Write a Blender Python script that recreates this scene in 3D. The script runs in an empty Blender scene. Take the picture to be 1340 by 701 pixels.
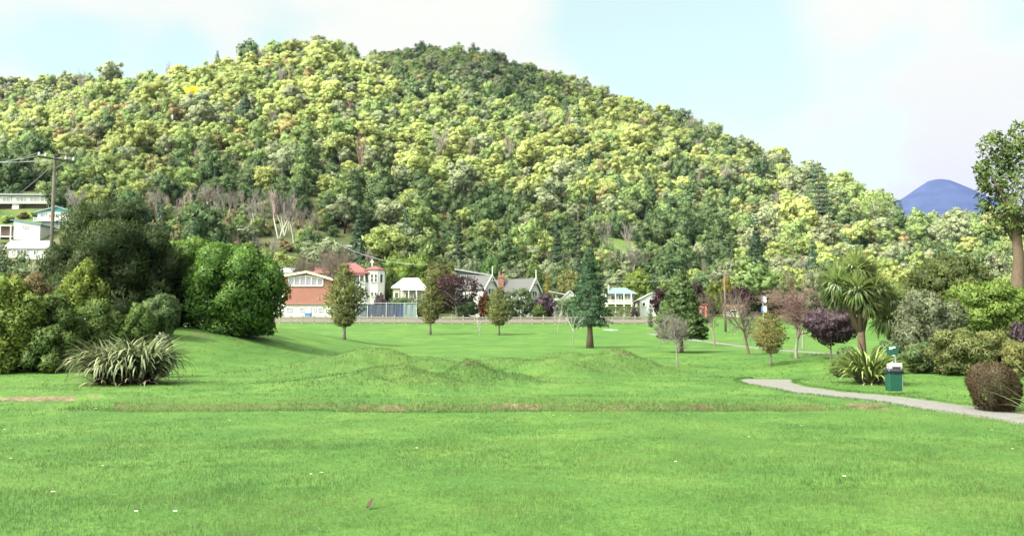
import bpy, bmesh, math, random
import numpy as np
from mathutils import Vector, Matrix

# ------------------------------------------------------------------ camera, sky, sun, exposure
scene = bpy.context.scene
C = scene.collection
rad = math.radians
FPX = 1160.0                       # focal length in pixels of the 1340 px wide photograph
TH = math.atan(89.5 / FPX)         # camera tilt (horizon at y = 440)
CAMZ = 1.6
cd = bpy.data.cameras.new('camera'); cam = bpy.data.objects.new('camera', cd); C.objects.link(cam)
cam.location = (0, 0, CAMZ); cam.rotation_euler = (math.pi / 2 + TH, 0, 0)
cd.sensor_width = 36; cd.sensor_fit = 'HORIZONTAL'; cd.lens = 36 * FPX / 1340
cd.clip_start = 0.1; cd.clip_end = 30000
scene.camera = cam

SUN_EL, SUN_AZ = 46.0, -126.0       # azimuth clockwise from +Y (the view direction)
world = bpy.data.worlds.new("World"); scene.world = world; world.use_nodes = True
wt = world.node_tree; wt.nodes.clear()
def wn(t, **k):
    n = wt.nodes.new(t)
    for a, b in k.items(): setattr(n, a, b)
    return n
wl = wt.links.new
sky = wn('ShaderNodeTexSky', sky_type='NISHITA'); sky.sun_disc = False
sky.sun_elevation = rad(SUN_EL); sky.sun_rotation = rad(SUN_AZ)
sky.air_density = 1.0; sky.dust_density = 1.5; sky.ozone_density = 1.0
bg = wn('ShaderNodeBackground'); out = wn('ShaderNodeOutputWorld')
tc = wn('ShaderNodeTexCoord')
def wmath(op, a, b=None, c=None, clamp=False):
    n = wn('ShaderNodeMath', operation=op); n.use_clamp = clamp
    for i, v in enumerate((a, b, c)):
        if v is None: continue
        if isinstance(v, (int, float)): n.inputs[i].default_value = v
        else: wl(v, n.inputs[i])
    return n.outputs[0]
def skydir(az, el):
    az, el = rad(az), rad(el)
    return (math.sin(az) * math.cos(el), math.cos(az) * math.cos(el), math.sin(el))
# clouds: soft noise over direction, with clearer gaps in it
nz = wn('ShaderNodeTexNoise'); nz.inputs['Scale'].default_value = 5.0; nz.inputs['Detail'].default_value = 7; nz.inputs['Roughness'].default_value = .55
mp = wn('ShaderNodeMapping'); mp.inputs['Scale'].default_value = (1, 1, 1.9); mp.inputs['Location'].default_value = (.3, .1, .45)
wl(tc.outputs['Generated'], mp.inputs['Vector']); wl(mp.outputs[0], nz.inputs['Vector'])
noise = wmath('MULTIPLY', wmath('SUBTRACT', nz.outputs['Fac'], .5), 2.6)
gap = None
for az, el, w, amt in ((-27, 15.6, 2.6, .95), (-21, 16.4, 2.4, .9), (-33, 15.8, 2.6, .6), (-15, 18.2, 1.8, .5), (7, 20.5, 4.0, 1.3), (14, 20.5, 4.0, 1.2), (10, 16.5, 4.5, .95), (16, 15.5, 3.0, .6), (23, 16.5, 2.6, .35), (31, 18.0, 3.0, .4), (22, 10.8, 3.5, .5), (31, 11, 3, .35), (60, 25, 18, .9), (-70, 35, 18, .6), (10, 55, 22, .9), (180, 40, 35, .8)):
    vd = wn('ShaderNodeVectorMath', operation='DOT_PRODUCT'); wl(tc.outputs['Generated'], vd.inputs[0]); vd.inputs[1].default_value = skydir(az, el)
    k = 1 / (1 - math.cos(rad(w)))
    g = wmath('MULTIPLY', wmath('EXPONENT', wmath('MULTIPLY', wmath('SUBTRACT', vd.outputs['Value'], 1.0), k)), amt)
    gap = g if gap is None else wmath('ADD', gap, g)
cloud = wmath('ADD', wmath('SUBTRACT', 1.0, wmath('MULTIPLY', gap, 0.95)), wmath('MULTIPLY', noise, .75))
sm = wn('ShaderNodeMapRange', interpolation_type='SMOOTHSTEP'); sm.inputs['From Min'].default_value = .2; sm.inputs['From Max'].default_value = .95
sm.inputs['To Min'].default_value = .42; sm.inputs['To Max'].default_value = 1.0
wl(cloud, sm.inputs['Value'])
mx = wn('ShaderNodeMix', data_type='RGBA'); wl(sm.outputs[0], mx.inputs[0])
skm = wn('ShaderNodeMix', data_type='RGBA', blend_type='MULTIPLY'); skm.inputs[0].default_value = 1
wl(sky.outputs[0], skm.inputs[6]); skm.inputs[7].default_value = (.66, .76, .45, 1)
wl(skm.outputs[2], mx.inputs[6]); mx.inputs[7].default_value = (1.96, 1.97, 1.67, 1)
# clouds on the sun's side of the sky are lit through and much brighter
sv = wn('ShaderNodeVectorMath', operation='DOT_PRODUCT'); wl(tc.outputs['Generated'], sv.inputs[0]); sv.inputs[1].default_value = skydir(SUN_AZ, SUN_EL)
br = wn('ShaderNodeMapRange', interpolation_type='SMOOTHSTEP'); wl(sv.outputs['Value'], br.inputs['Value']); br.inputs['From Min'].default_value = .15; br.inputs['From Max'].default_value = 1; br.inputs['To Min'].default_value = 1; br.inputs['To Max'].default_value = 6.0
bm = wn('ShaderNodeMix', data_type='RGBA', blend_type='MULTIPLY'); bm.inputs[0].default_value = 1; wl(mx.outputs[2], bm.inputs[6]); wl(br.outputs[0], bm.inputs[7])
wl(bm.outputs[2], bg.inputs['Color']); bg.inputs['Strength'].default_value = 0.15
wl(bg.outputs[0], out.inputs['Surface'])

sd = bpy.data.lights.new('sun', 'SUN'); sun = bpy.data.objects.new('sun', sd); C.objects.link(sun)
sd.energy = 4.8; sd.angle = rad(4.0); sd.color = (1.0, .95, .86)
sun.rotation_euler = (math.pi / 2 - rad(SUN_EL), 0, -rad(SUN_AZ) + math.pi)
# a lamp points along its -Z: rotate so that -Z looks from the sun's direction to the ground
_d = Vector(skydir(SUN_AZ, SUN_EL)); sun.rotation_euler = (-_d).to_track_quat('-Z', 'Y').to_euler(); sun.location = _d * 60
vs = scene.view_settings
scene.display_settings.display_device = 'sRGB'
vs.view_transform = 'Standard'; vs.look = 'None'; vs.gamma = 1; vs.use_curve_mapping = False
vs.exposure = 1.9
scene.cycles.use_denoising = True
try: scene.cycles.denoiser = 'OPENIMAGEDENOISE'
except Exception: pass
scene.cycles.max_bounces = 6; scene.cycles.diffuse_bounces = 3; scene.cycles.transmission_bounces = 4
scene.cycles.caustics_reflective = False; scene.cycles.caustics_refractive = False

# ------------------------------------------------------------------ helpers
CT, ST = math.cos(TH), math.sin(TH)
def ray(px, py):
    u, v = (px - 670) / FPX, (350.5 - py) / FPX
    return u, CT - v * ST, ST + v * CT
def at(px, py, Y):
    d = ray(px, py); t = Y / d[1]
    return np.array([d[0] * t, Y, CAMZ + d[2] * t])
def m_per_px(Y): return Y / FPX
def project(x, y, z):
    dz = z - CAMZ
    f = y * CT + dz * ST; v = -y * ST + dz * CT
    return 670 + FPX * x / f, 350.5 - FPX * v / f

def _hash(ix, iy, seed):
    h = (ix.astype(np.int64) * 374761393 + iy.astype(np.int64) * 668265263 + seed * 974711) & 0xffffffff
    h = ((h ^ (h >> 13)) * 1274126177) & 0xffffffff
    return ((h ^ (h >> 16)) & 0xffff) / 65535.0
def vnoise(x, y, seed=0):
    x = np.asarray(x, float); y = np.asarray(y, float)
    ix, iy = np.floor(x), np.floor(y); fx, fy = x - ix, y - iy
    fx = fx * fx * fx * (fx * (fx * 6 - 15) + 10); fy = fy * fy * fy * (fy * (fy * 6 - 15) + 10)
    a = _hash(ix, iy, seed); b = _hash(ix + 1, iy, seed); c = _hash(ix, iy + 1, seed); d = _hash(ix + 1, iy + 1, seed)
    return (a * (1 - fx) + b * fx) * (1 - fy) + (c * (1 - fx) + d * fx) * fy - .5
def fbm(x, y, seed=0, o=4):
    s, a = 0, 1.0
    for i in range(o):
        s = s + a * vnoise(x * 2 ** i + 17.3 * i, y * 2 ** i - 9.1 * i, seed + i); a *= .5
    return s
def sstep(a, b, x):
    t = np.clip((np.asarray(x, float) - a) / (b - a), 0, 1); return t * t * (3 - 2 * t)

# ------------------------------------------------------------------ terrain height
_PY = np.array([-400, 0, 12, 17, 21, 28, 38, 45, 55, 65, 75, 88, 97, 105, 113.5, 120, 150, 400, 9000.])
_PZ = np.array([0, 0, 0, .0, .13, .24, .32, .47, .70, .9, 1.2, 1.75, 2.35, 3.02, 3.98, 4.3, 5.8, 12, 12.])
_ty = np.arange(-400, 1200, .5); _tz = np.interp(_ty, _PY, _PZ)
_k = np.exp(-.5 * (np.arange(-10, 11) / 4.0) ** 2); _k /= _k.sum()
_tz = np.convolve(np.pad(_tz, 10, mode='edge'), _k, mode='valid')
def zprof(y): return np.interp(y, _ty, _tz)
MOUNDS = []   # x, y, amplitude, sx, sy
def _mound(px, py, Y, sx, sy, sub=0.0):
    p = at(px, py, Y); MOUNDS.append((p[0], Y, p[2] - zprof(Y) - sub, sx, sy))
_mound(488, 456, 33, 1.35, 1.5); _mound(432, 470, 32, 1.4, 1.3); _mound(555, 468, 33.5, 1.3, 1.4, .1)
_mound(515, 475, 25.6, .95, 1.1); _mound(455, 489, 25.3, 1.3, 1.0, .05); _mound(562, 491, 25.6, .8, 1.0, .1)
_mound(613, 471, 27, .6, .8); _mound(662, 487, 27, .8, .85, .05)
_mound(722, 465, 31, .95, 1.0, .0); _mound(672, 462, 35, 1.5, .8, .25); _mound(770, 467, 34, 1.2, 1.0, .25)
_mound(806, 454, 37.5, .95, 1.2, .05); _mound(742, 458, 38, 1.5, .9, .15); _mound(838, 471, 37, .9, 1.2, .1)
PATH = np.array([(11.6, 8.0), (10.9, 12.5), (9.9, 17.0), (9.15, 20.3), (8.55, 22.0), (7.95, 23.6), (7.62, 25.4), (7.7, 27.0), (8.05, 28.2), (8.7, 29.2)])
PATH2 = np.array([(30.0, 33.0), (23.0, 38.0), (17.6, 45.0), (17.2, 53.0), (16.9, 62.0), (16.5, 71.0), (15.7, 80.0), (14.0, 90.0)])
def _dense(poly, n):
    t = np.arange(len(poly)); tt = np.linspace(0, len(poly) - 1, n)
    out = np.zeros((n, poly.shape[1]))
    for j, s in enumerate(tt):      # Catmull-Rom
        i = min(int(s), len(poly) - 2); f = s - i
        p0 = poly[max(i - 1, 0)]; p1 = poly[i]; p2 = poly[i + 1]; p3 = poly[min(i + 2, len(poly) - 1)]
        out[j] = .5 * (2 * p1 + (p2 - p0) * f + (2 * p0 - 5 * p1 + 4 * p2 - p3) * f * f + (3 * p1 - p0 - 3 * p2 + p3) * f ** 3)
    return out
PATHD = _dense(PATH, 400)
PATHW = np.interp(PATHD[:, 1], [8, 17, 24, 30], [.85, .85, .72, .85])      # half widths
PATHD2 = _dense(PATH2, 300); PATHW2 = np.full(300, .5)
_PA, _PW = np.concatenate([PATHD, PATHD2]), np.concatenate([PATHW, PATHW2])
def path_dist(x, y):
    """signed distance beyond the path's edge (negative on the path); only meaningful close by"""
    x = np.asarray(x, float); y = np.asarray(y, float); shp = x.shape
    x = x.ravel(); y = y.ravel(); r = np.full(x.shape, 99.0)
    m = (x > 4) & (x < 32) & (y > 5) & (y < 95)
    idx = np.nonzero(m)[0]
    for s in range(0, len(idx), 4000):
        ii = idx[s:s + 4000]
        d = np.hypot(x[ii, None] - _PA[None, :, 0], y[ii, None] - _PA[None, :, 1]) - _PW[None, :]
        r[ii] = d.min(1)
    return r.reshape(shp)

# hills: ridge lines with a height, falling off to both sides
RIDGES = []
def ridge(pts, slope, rnd, drop=5.5, back=1.0):
    q = [at(px, py, Y) - np.array([0, 0, drop]) for px, py, Y in pts]
    RIDGES.append((np.array(q), slope, rnd, back))
ridge([(120, 150, 470), (250, 103, 455), (300, 86, 445), (340, 76, 440), (385, 63, 432), (410, 59, 430), (445, 66, 418), (500, 108, 392), (560, 150, 365), (610, 178, 340), (655, 212, 312), (690, 262, 280)], .465, 14, back=1.7)
ridge([(300, 150, 640), (440, 92, 600), (490, 77, 585), (540, 68, 570), (580, 65, 560), (625, 74, 556), (680, 90, 550), (740, 110, 540), (800, 132, 525), (860, 154, 500), (920, 172, 470), (960, 192, 445), (1005, 215, 425), (1050, 230, 400), (1100, 248, 375), (1140, 258, 345), (1180, 300, 310), (1215, 325, 250)], .44, 14, back=1.75)
ridge([(-300, 116, 760), (-60, 112, 740), (60, 108, 730), (150, 107, 720), (200, 115, 720), (320, 135, 720)], .40, 20)
ridge([(-260, 170, 470), (-120, 190, 420), (-40, 225, 330), (10, 262, 250)], .46, 16)
ridge([(1120, 300, 980), (1185, 286, 940), (1215, 272, 930), (1250, 268, 900), (1300, 276, 900), (1345, 292, 900), (1500, 300, 950), (1750, 230, 1000)], .34, 25)
ridge([(1400, 330, 520), (1345, 320, 560), (1290, 318, 600), (1240, 330, 620)], .3, 20)
ridge([(1750, 250, 420), (1600, 290, 430), (1450, 330, 440)], .3, 20)
CUT = ([-60, 0, 60, 110, 150, 190, 210, 225, 250, 275, 300, 330, 360, 385, 410, 430, 445, 465, 490, 530, 580, 620, 680, 740, 800, 860, 920, 960, 1000, 1050, 1100, 1140, 1180, 1215, 1250, 1300, 1340],
       [10, 11, 11, 15, 18, -3, -8, -9, -10, -9, -6, -3, 4, 8, 10, 12, 9, 5, 5, 3, 4, 3, 2, 4, 3, 4, 6, -2, -6, 2, 7, 7, -15, -15, -8, -5, -8])      # fine sculpting of the crests, by direction
def zhill(x, y):
    acc = np.zeros_like(x); K = .35
    for q, sl, r, bk in RIDGES:
        best = np.full(x.shape, -1e9)
        for a, b in zip(q[:-1], q[1:]):
            ab = b[:2] - a[:2]; t = ((x - a[0]) * ab[0] + (y - a[1]) * ab[1]) / (ab @ ab); t = np.clip(t, 0, 1)
            d = np.hypot((x - a[0] - t * ab[0]) * bk, y - a[1] - t * ab[1])
            z = a[2] + t * (b[2] - a[2]) - sl * (np.sqrt(d * d + r * r) - r * .8)
            best = np.maximum(best, z)
        acc = acc + np.exp(np.clip(K * best, -60, 60))
    return np.log(acc + 1e-9) / K
def zfield(x, y):
    x, y = np.broadcast_arrays(np.asarray(x, float), np.asarray(y, float))
    z = zprof(y)
    # the terrace edge across the lawn: a small sharp step
    wob = .35 * vnoise(x * .35, y * 0 + 3.1, 5) + .12 * vnoise(x * 1.7, y * 0, 6)
    yc = 19.25 + wob + .012 * (x + 1) ** 2 * .3
    sharp = sstep(-10.5, -7.5, x) * (1 - sstep(6.4, 7.3, x))
    z = z + sharp * (.085 * sstep(yc - .16, yc + .10, y) * (1 - sstep(yc + .4, yc + 3.5, y)) - .085 * np.exp(-((y - yc + .32) / .32) ** 2))
    ye = 20.9 + .3 * vnoise(x * 1.1, y * 0 + 1.7, 8)
    eb = (1 - sstep(-9.8, -8.8, x))
    z = z + eb * .1 * (sstep(ye - .15, ye + .15, y) * (1 - sstep(ye + .6, ye + 4, y)))
    # grassy bank rising on the left
    z = z + 1.55 * sstep(8.0, 17.0, -x) * sstep(27, 45, y) * (1 - .98 * sstep(56, 82, y))
    z = z + .9 * sstep(19, 32, -x) * sstep(30, 44, y) * (1 - .98 * sstep(70, 100, y))
    mh = sum(np.exp(np.clip(9 * a * np.exp(-((x - mx_) / sx) ** 2 * .5 - ((y - my_) / sy) ** 2 * .5), 0, 30)) - 1 for mx_, my_, a, sx, sy in MOUNDS)
    z = z + np.log1p(mh) / 9 * .95
    near = (1 - sstep(90, 120, y))
    mm = sum(np.exp(-((x - m[0]) / (m[3] * 1.5)) ** 2 - ((y - m[1]) / (m[4] * 1.5)) ** 2) for m in MOUNDS)
    z = z + near * (.05 * fbm(x * .45, y * .45, 11, 3) + .02 * vnoise(x * 2.3, y * 2.3, 15)) + np.clip(mm, 0, 1) * (.22 * fbm(x * .9, y * .9, 21, 4) + .06 * vnoise(x * 3.1, y * 3.1, 27))
    # ground dips behind the crest where the path goes out of sight
    z = z - .42 * np.exp(-((x - 10.5) / 4.2) ** 2) * sstep(28.6, 33, y) * (1 - sstep(36, 46, y))
    z = z + .25 * sstep(10, 16, x) * sstep(24, 30, y) * (1 - sstep(40, 60, y))
    z = np.array(z, float)
    far = y > 100
    if np.any(far):
        xf, yf = x[far], y[far]
        h = zhill(xf, yf) + (5 * fbm(xf / 70, yf / 70, 31, 3) - 1.2) * sstep(150, 230, yf)
        h = h + yf / FPX * np.interp(xf / yf * FPX / 1.03 + 670, CUT[0], CUT[1]) * sstep(200, 340, yf)
        zb = z[far]
        w = 1 / .35
        zz = np.maximum(zb, h) + np.log1p(np.exp(-np.abs(zb - h) / 2.0)) * 2.0
        blend = sstep(108, 124, yf)
        z = np.array(z); z[far] = zb * (1 - blend) + zz * blend
    return z
def zground(x, y):
    """what the lawn sheet actually has, with the bed of the path cut in"""
    z = zfield(x, y); d = path_dist(x, y)
    return z - .05 * (1 - sstep(-.22, .03, d))
def gz(x, y): return float(zfield(np.array([x]), np.array([y]))[0])
_Ym = np.concatenate([np.arange(6, 60, .1), np.arange(60, 140, .25), np.arange(140, 1000, 1.0)])
def gpt(px, py):
    d = ray(px, py); t = _Ym / d[1]
    dz = CAMZ + d[2] * t - zfield(d[0] * t, _Ym)
    i = np.nonzero(dz < 0)[0]
    if len(i) == 0:                 # just above the skyline: stand it on the crest below
        Y = _Ym[np.argmin(dz / _Ym)]; x = d[0] * Y / d[1]; return np.array([x, Y, gz(x, Y)])
    i = i[0]; Y = _Ym[i]
    if i > 0: Y = _Ym[i - 1] + (_Ym[i] - _Ym[i - 1]) * dz[i - 1] / (dz[i - 1] - dz[i])
    x = d[0] * Y / d[1]
    return np.array([x, Y, gz(x, Y)])

# ------------------------------------------------------------------ materials
def newmat(name):
    m = bpy.data.materials.new(name); m.use_nodes = True; nt = m.node_tree; nt.nodes.clear()
    return m, nt, nt.nodes.new, nt.links.new
def plain(name, col, rough=.6, spec=.3, metal=0.0, noise=.12, scale=8.0, bump=0.0, vein=None):
    m, nt, N, L = newmat(name)
    o = N('ShaderNodeOutputMaterial'); b = N('ShaderNodeBsdfPrincipled'); L(b.outputs[0], o.inputs[0])
    b.inputs['Roughness'].default_value = rough; b.inputs['Metallic'].default_value = metal; b.inputs['Specular IOR Level'].default_value = spec
    t = N('ShaderNodeTexCoord'); n = N('ShaderNodeTexNoise'); n.inputs['Scale'].default_value = scale; n.inputs['Detail'].default_value = 5
    L(t.outputs['Object'], n.inputs['Vector'])
    r = N('ShaderNodeMix'); r.data_type = 'RGBA'
    r.inputs[6].default_value = tuple(c * (1 - noise * 1.6) for c in col) + (1,); r.inputs[7].default_value = tuple(min(1, c * (1 + noise * 1.6)) for c in col) + (1,)
    L(n.outputs['Fac'], r.inputs[0]); L(r.outputs[2], b.inputs['Base Color'])
    if bump:
        bp = N('ShaderNodeBump'); bp.inputs['Strength'].default_value = bump; bp.inputs['Distance'].default_value = .02
        L(n.outputs['Fac'], bp.inputs['Height']); L(bp.outputs[0], b.inputs['Normal'])
    return m
def striped(name, c1, c2, period, axis='Z', rough=.6, duty=.12, scale_n=6.0, brick=None):
    """boards, roofing sheets or bricks: a real relief/colour pattern across the object"""
    m, nt, N, L = newmat(name)
    o = N('ShaderNodeOutputMaterial'); b = N('ShaderNodeBsdfPrincipled'); L(b.outputs[0], o.inputs[0]); b.inputs['Roughness'].default_value = rough
    b.inputs['Specular IOR Level'].default_value = .25
    t = N('ShaderNodeTexCoord'); s = N('ShaderNodeSeparateXYZ'); L(t.outputs['Object'], s.inputs[0])
    if brick:
        cb = N('ShaderNodeCombineXYZ'); L(s.outputs['X'], cb.inputs[0]); L(s.outputs['Z'], cb.inputs[1])
        bt = N('ShaderNodeTexBrick'); L(cb.outputs[0], bt.inputs['Vector']); bt.inputs['Scale'].default_value = 1
        bt.inputs['Brick Width'].default_value = brick[0]; bt.inputs['Row Height'].default_value = brick[1]; bt.inputs['Mortar Size'].default_value = .012
        bt.inputs['Color1'].default_value = c1 + (1,); bt.inputs['Color2'].default_value = tuple(x * .75 for x in c1) + (1,); bt.inputs['Mortar'].default_value = c2 + (1,)
        col = bt.outputs[0]
    else:
        a = N('ShaderNodeMath'); a.operation = 'DIVIDE'; L(s.outputs[axis], a.inputs[0]); a.inputs[1].default_value = period
        f = N('ShaderNodeMath'); f.operation = 'FRACT'; L(a.outputs[0], f.inputs[0])
        g = N('ShaderNodeMath'); g.operation = 'LESS_THAN'; L(f.outputs[0], g.inputs[0]); g.inputs[1].default_value = duty
        r = N('ShaderNodeMix'); r.data_type = 'RGBA'; L(g.outputs[0], r.inputs[0]); r.inputs[6].default_value = c1 + (1,); r.inputs[7].default_value = c2 + (1,)
        col = r.outputs[2]
    n = N('ShaderNodeTexNoise'); n.inputs['Scale'].default_value = scale_n; n.inputs['Detail'].default_value = 4; L(t.outputs['Object'], n.inputs['Vector'])
    mr = N('ShaderNodeMapRange'); L(n.outputs['Fac'], mr.inputs[0]); mr.inputs[3].default_value = .75; mr.inputs[4].default_value = 1.2
    q = N('ShaderNodeMix'); q.data_type = 'RGBA'; q.blend_type = 'MULTIPLY'; q.inputs[0].default_value = 1; L(col, q.inputs[6]); L(mr.outputs[0], q.inputs[7])
    L(q.outputs[2], b.inputs['Base Color'])
    return m
def leafmat(name, c1, c2, c3=None, trans=.28, hue=.02, val=.28, gloss=.015):
    """leaves: tint attribute runs from c1 over c2 to c3; every plant gets a small hue and value shift of its own"""
    m, nt, N, L = newmat(name)
    o = N('ShaderNodeOutputMaterial')
    at_ = N('ShaderNodeAttribute'); at_.attribute_name = 'tint'
    cr = N('ShaderNodeValToRGB'); L(at_.outputs['Fac'], cr.inputs[0])
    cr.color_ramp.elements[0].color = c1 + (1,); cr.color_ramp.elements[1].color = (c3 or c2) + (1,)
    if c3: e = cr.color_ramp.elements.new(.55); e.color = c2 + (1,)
    oi = N('ShaderNodeObjectInfo'); hs = N('ShaderNodeHueSaturation'); L(cr.outputs[0], hs.inputs['Color'])
    mh = N('ShaderNodeMapRange'); L(oi.outputs['Random'], mh.inputs[0]); mh.inputs[3].default_value = .5 - hue; mh.inputs[4].default_value = .5 + hue; L(mh.outputs[0], hs.inputs['Hue'])
    m2 = N('ShaderNodeMath'); m2.operation = 'MULTIPLY'; L(oi.outputs['Random'], m2.inputs[0]); m2.inputs[1].default_value = 7.31
    m3 = N('ShaderNodeMath'); m3.operation = 'FRACT'; L(m2.outputs[0], m3.inputs[0])
    mv = N('ShaderNodeMapRange'); L(m3.outputs[0], mv.inputs[0]); mv.inputs[3].default_value = 1 - val; mv.inputs[4].default_value = 1 + val; L(mv.outputs[0], hs.inputs['Value'])
    gm = N('ShaderNodeNewGeometry'); sg = N('ShaderNodeMath'); sg.operation = 'MULTIPLY_ADD'; L(gm.outputs['Backfacing'], sg.inputs[0]); sg.inputs[1].default_value = -2; sg.inputs[2].default_value = 1
    vm = N('ShaderNodeVectorMath'); vm.operation = 'SCALE'; L(gm.outputs['Normal'], vm.inputs[0]); L(sg.outputs[0], vm.inputs['Scale'])     # thin leaves shade alike on both faces
    d = N('ShaderNodeBsdfDiffuse'); t = N('ShaderNodeBsdfTranslucent'); L(vm.outputs[0], d.inputs['Normal']); L(vm.outputs[0], t.inputs['Normal']); g = N('ShaderNodeBsdfGlossy'); g.inputs['Roughness'].default_value = .45
    L(hs.outputs[0], d.inputs[0]); L(hs.outputs[0], t.inputs[0])
    a = N('ShaderNodeMixShader'); a.inputs[0].default_value = trans; L(d.outputs[0], a.inputs[1]); L(t.outputs[0], a.inputs[2])
    if gloss > 0:
        b = N('ShaderNodeMixShader'); b.inputs[0].default_value = gloss; L(a.outputs[0], b.inputs[1]); L(g.outputs[0], b.inputs[2]); L(b.outputs[0], o.inputs[0])
    else: L(a.outputs[0], o.inputs[0])
    return m

# ------------------------------------------------------------------ mesh helpers
def np_mesh(name, V, faces, mats, normals=None, tint=None, matidx=None, smooth=False):
    """faces: list of integer arrays (k x n), one array per face size"""
    me = bpy.data.meshes.new(name)
    V = np.asarray(V, np.float32); me.vertices.add(len(V)); me.vertices.foreach_set('co', V.ravel())
    fl = [np.asarray(f, np.int32) for f in faces if len(f)]
    if normals is not None:          # wind every face to agree with its shading normals
        n_ = np.asarray(normals, np.float32)
        for i, f in enumerate(fl):
            fn = np.cross(V[f[:, 1]] - V[f[:, 0]], V[f[:, 2]] - V[f[:, 0]]); bad = np.sum(fn * n_[f].mean(1), axis=1) < 0
            f = f.copy(); f[bad] = f[bad][:, ::-1]; fl[i] = f
    nl = sum(f.size for f in fl); nf = sum(len(f) for f in fl)
    me.loops.add(nl); me.polygons.add(nf)
    me.loops.foreach_set('vertex_index', np.concatenate([f.ravel() for f in fl]))
    starts, tot = [], 0
    for f in fl:
        starts.append(tot + np.arange(len(f)) * f.shape[1]); tot += f.size
    me.polygons.foreach_set('loop_start', np.concatenate(starts).astype(np.int32))
    if matidx is not None: me.polygons.foreach_set('material_index', np.asarray(matidx, np.int32))
    me.update(calc_edges=True)
    if smooth or normals is not None: me.polygons.foreach_set('use_smooth', np.ones(nf, bool))
    for m in (mats if isinstance(mats, (list, tuple)) else [mats]): me.materials.append(m)
    if tint is not None:
        a = me.attributes.new('tint', 'FLOAT', 'POINT'); a.data.foreach_set('value', np.asarray(tint, np.float32))
    if normals is not None:
        n = np.asarray(normals, float); n = n / np.maximum(np.linalg.norm(n, axis=1, keepdims=True), 1e-6)
        me.normals_split_custom_set_from_vertices(n.tolist())
    return me
def link(name, me, parent=None, loc=None, rot=None):
    o = bpy.data.objects.new(name, me); C.objects.link(o)
    if parent is not None: o.parent = parent
    if loc is not None: o.location = tuple(float(v) for v in loc)
    if rot is not None: o.rotation_euler = rot
    return o
def tag(o, label=None, cat=None, group=None, kind=None):
    if label: o['label'] = label
    if cat: o['category'] = cat
    if group: o['group'] = group
    if kind: o['kind'] = kind
    return o
def thing(name, label, cat, loc, group=None, rotz=0.0):
    o = bpy.data.objects.new(name, None); C.objects.link(o); o.empty_display_size = .2
    o.location = tuple(float(v) for v in loc); o.rotation_euler = (0, 0, rotz)
    return tag(o, label, cat, group)
def copy_tree(o, loc, rotz, sc=1.0, label=None):
    c = o.copy(); C.objects.link(c); c.location = tuple(float(v) for v in loc); c.rotation_euler = (0, 0, rotz); c.scale = (sc, sc, sc)
    if label: c['label'] = label
    for ch in list(o.children):
        k = ch.copy(); C.objects.link(k); k.parent = c
    return c

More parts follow.
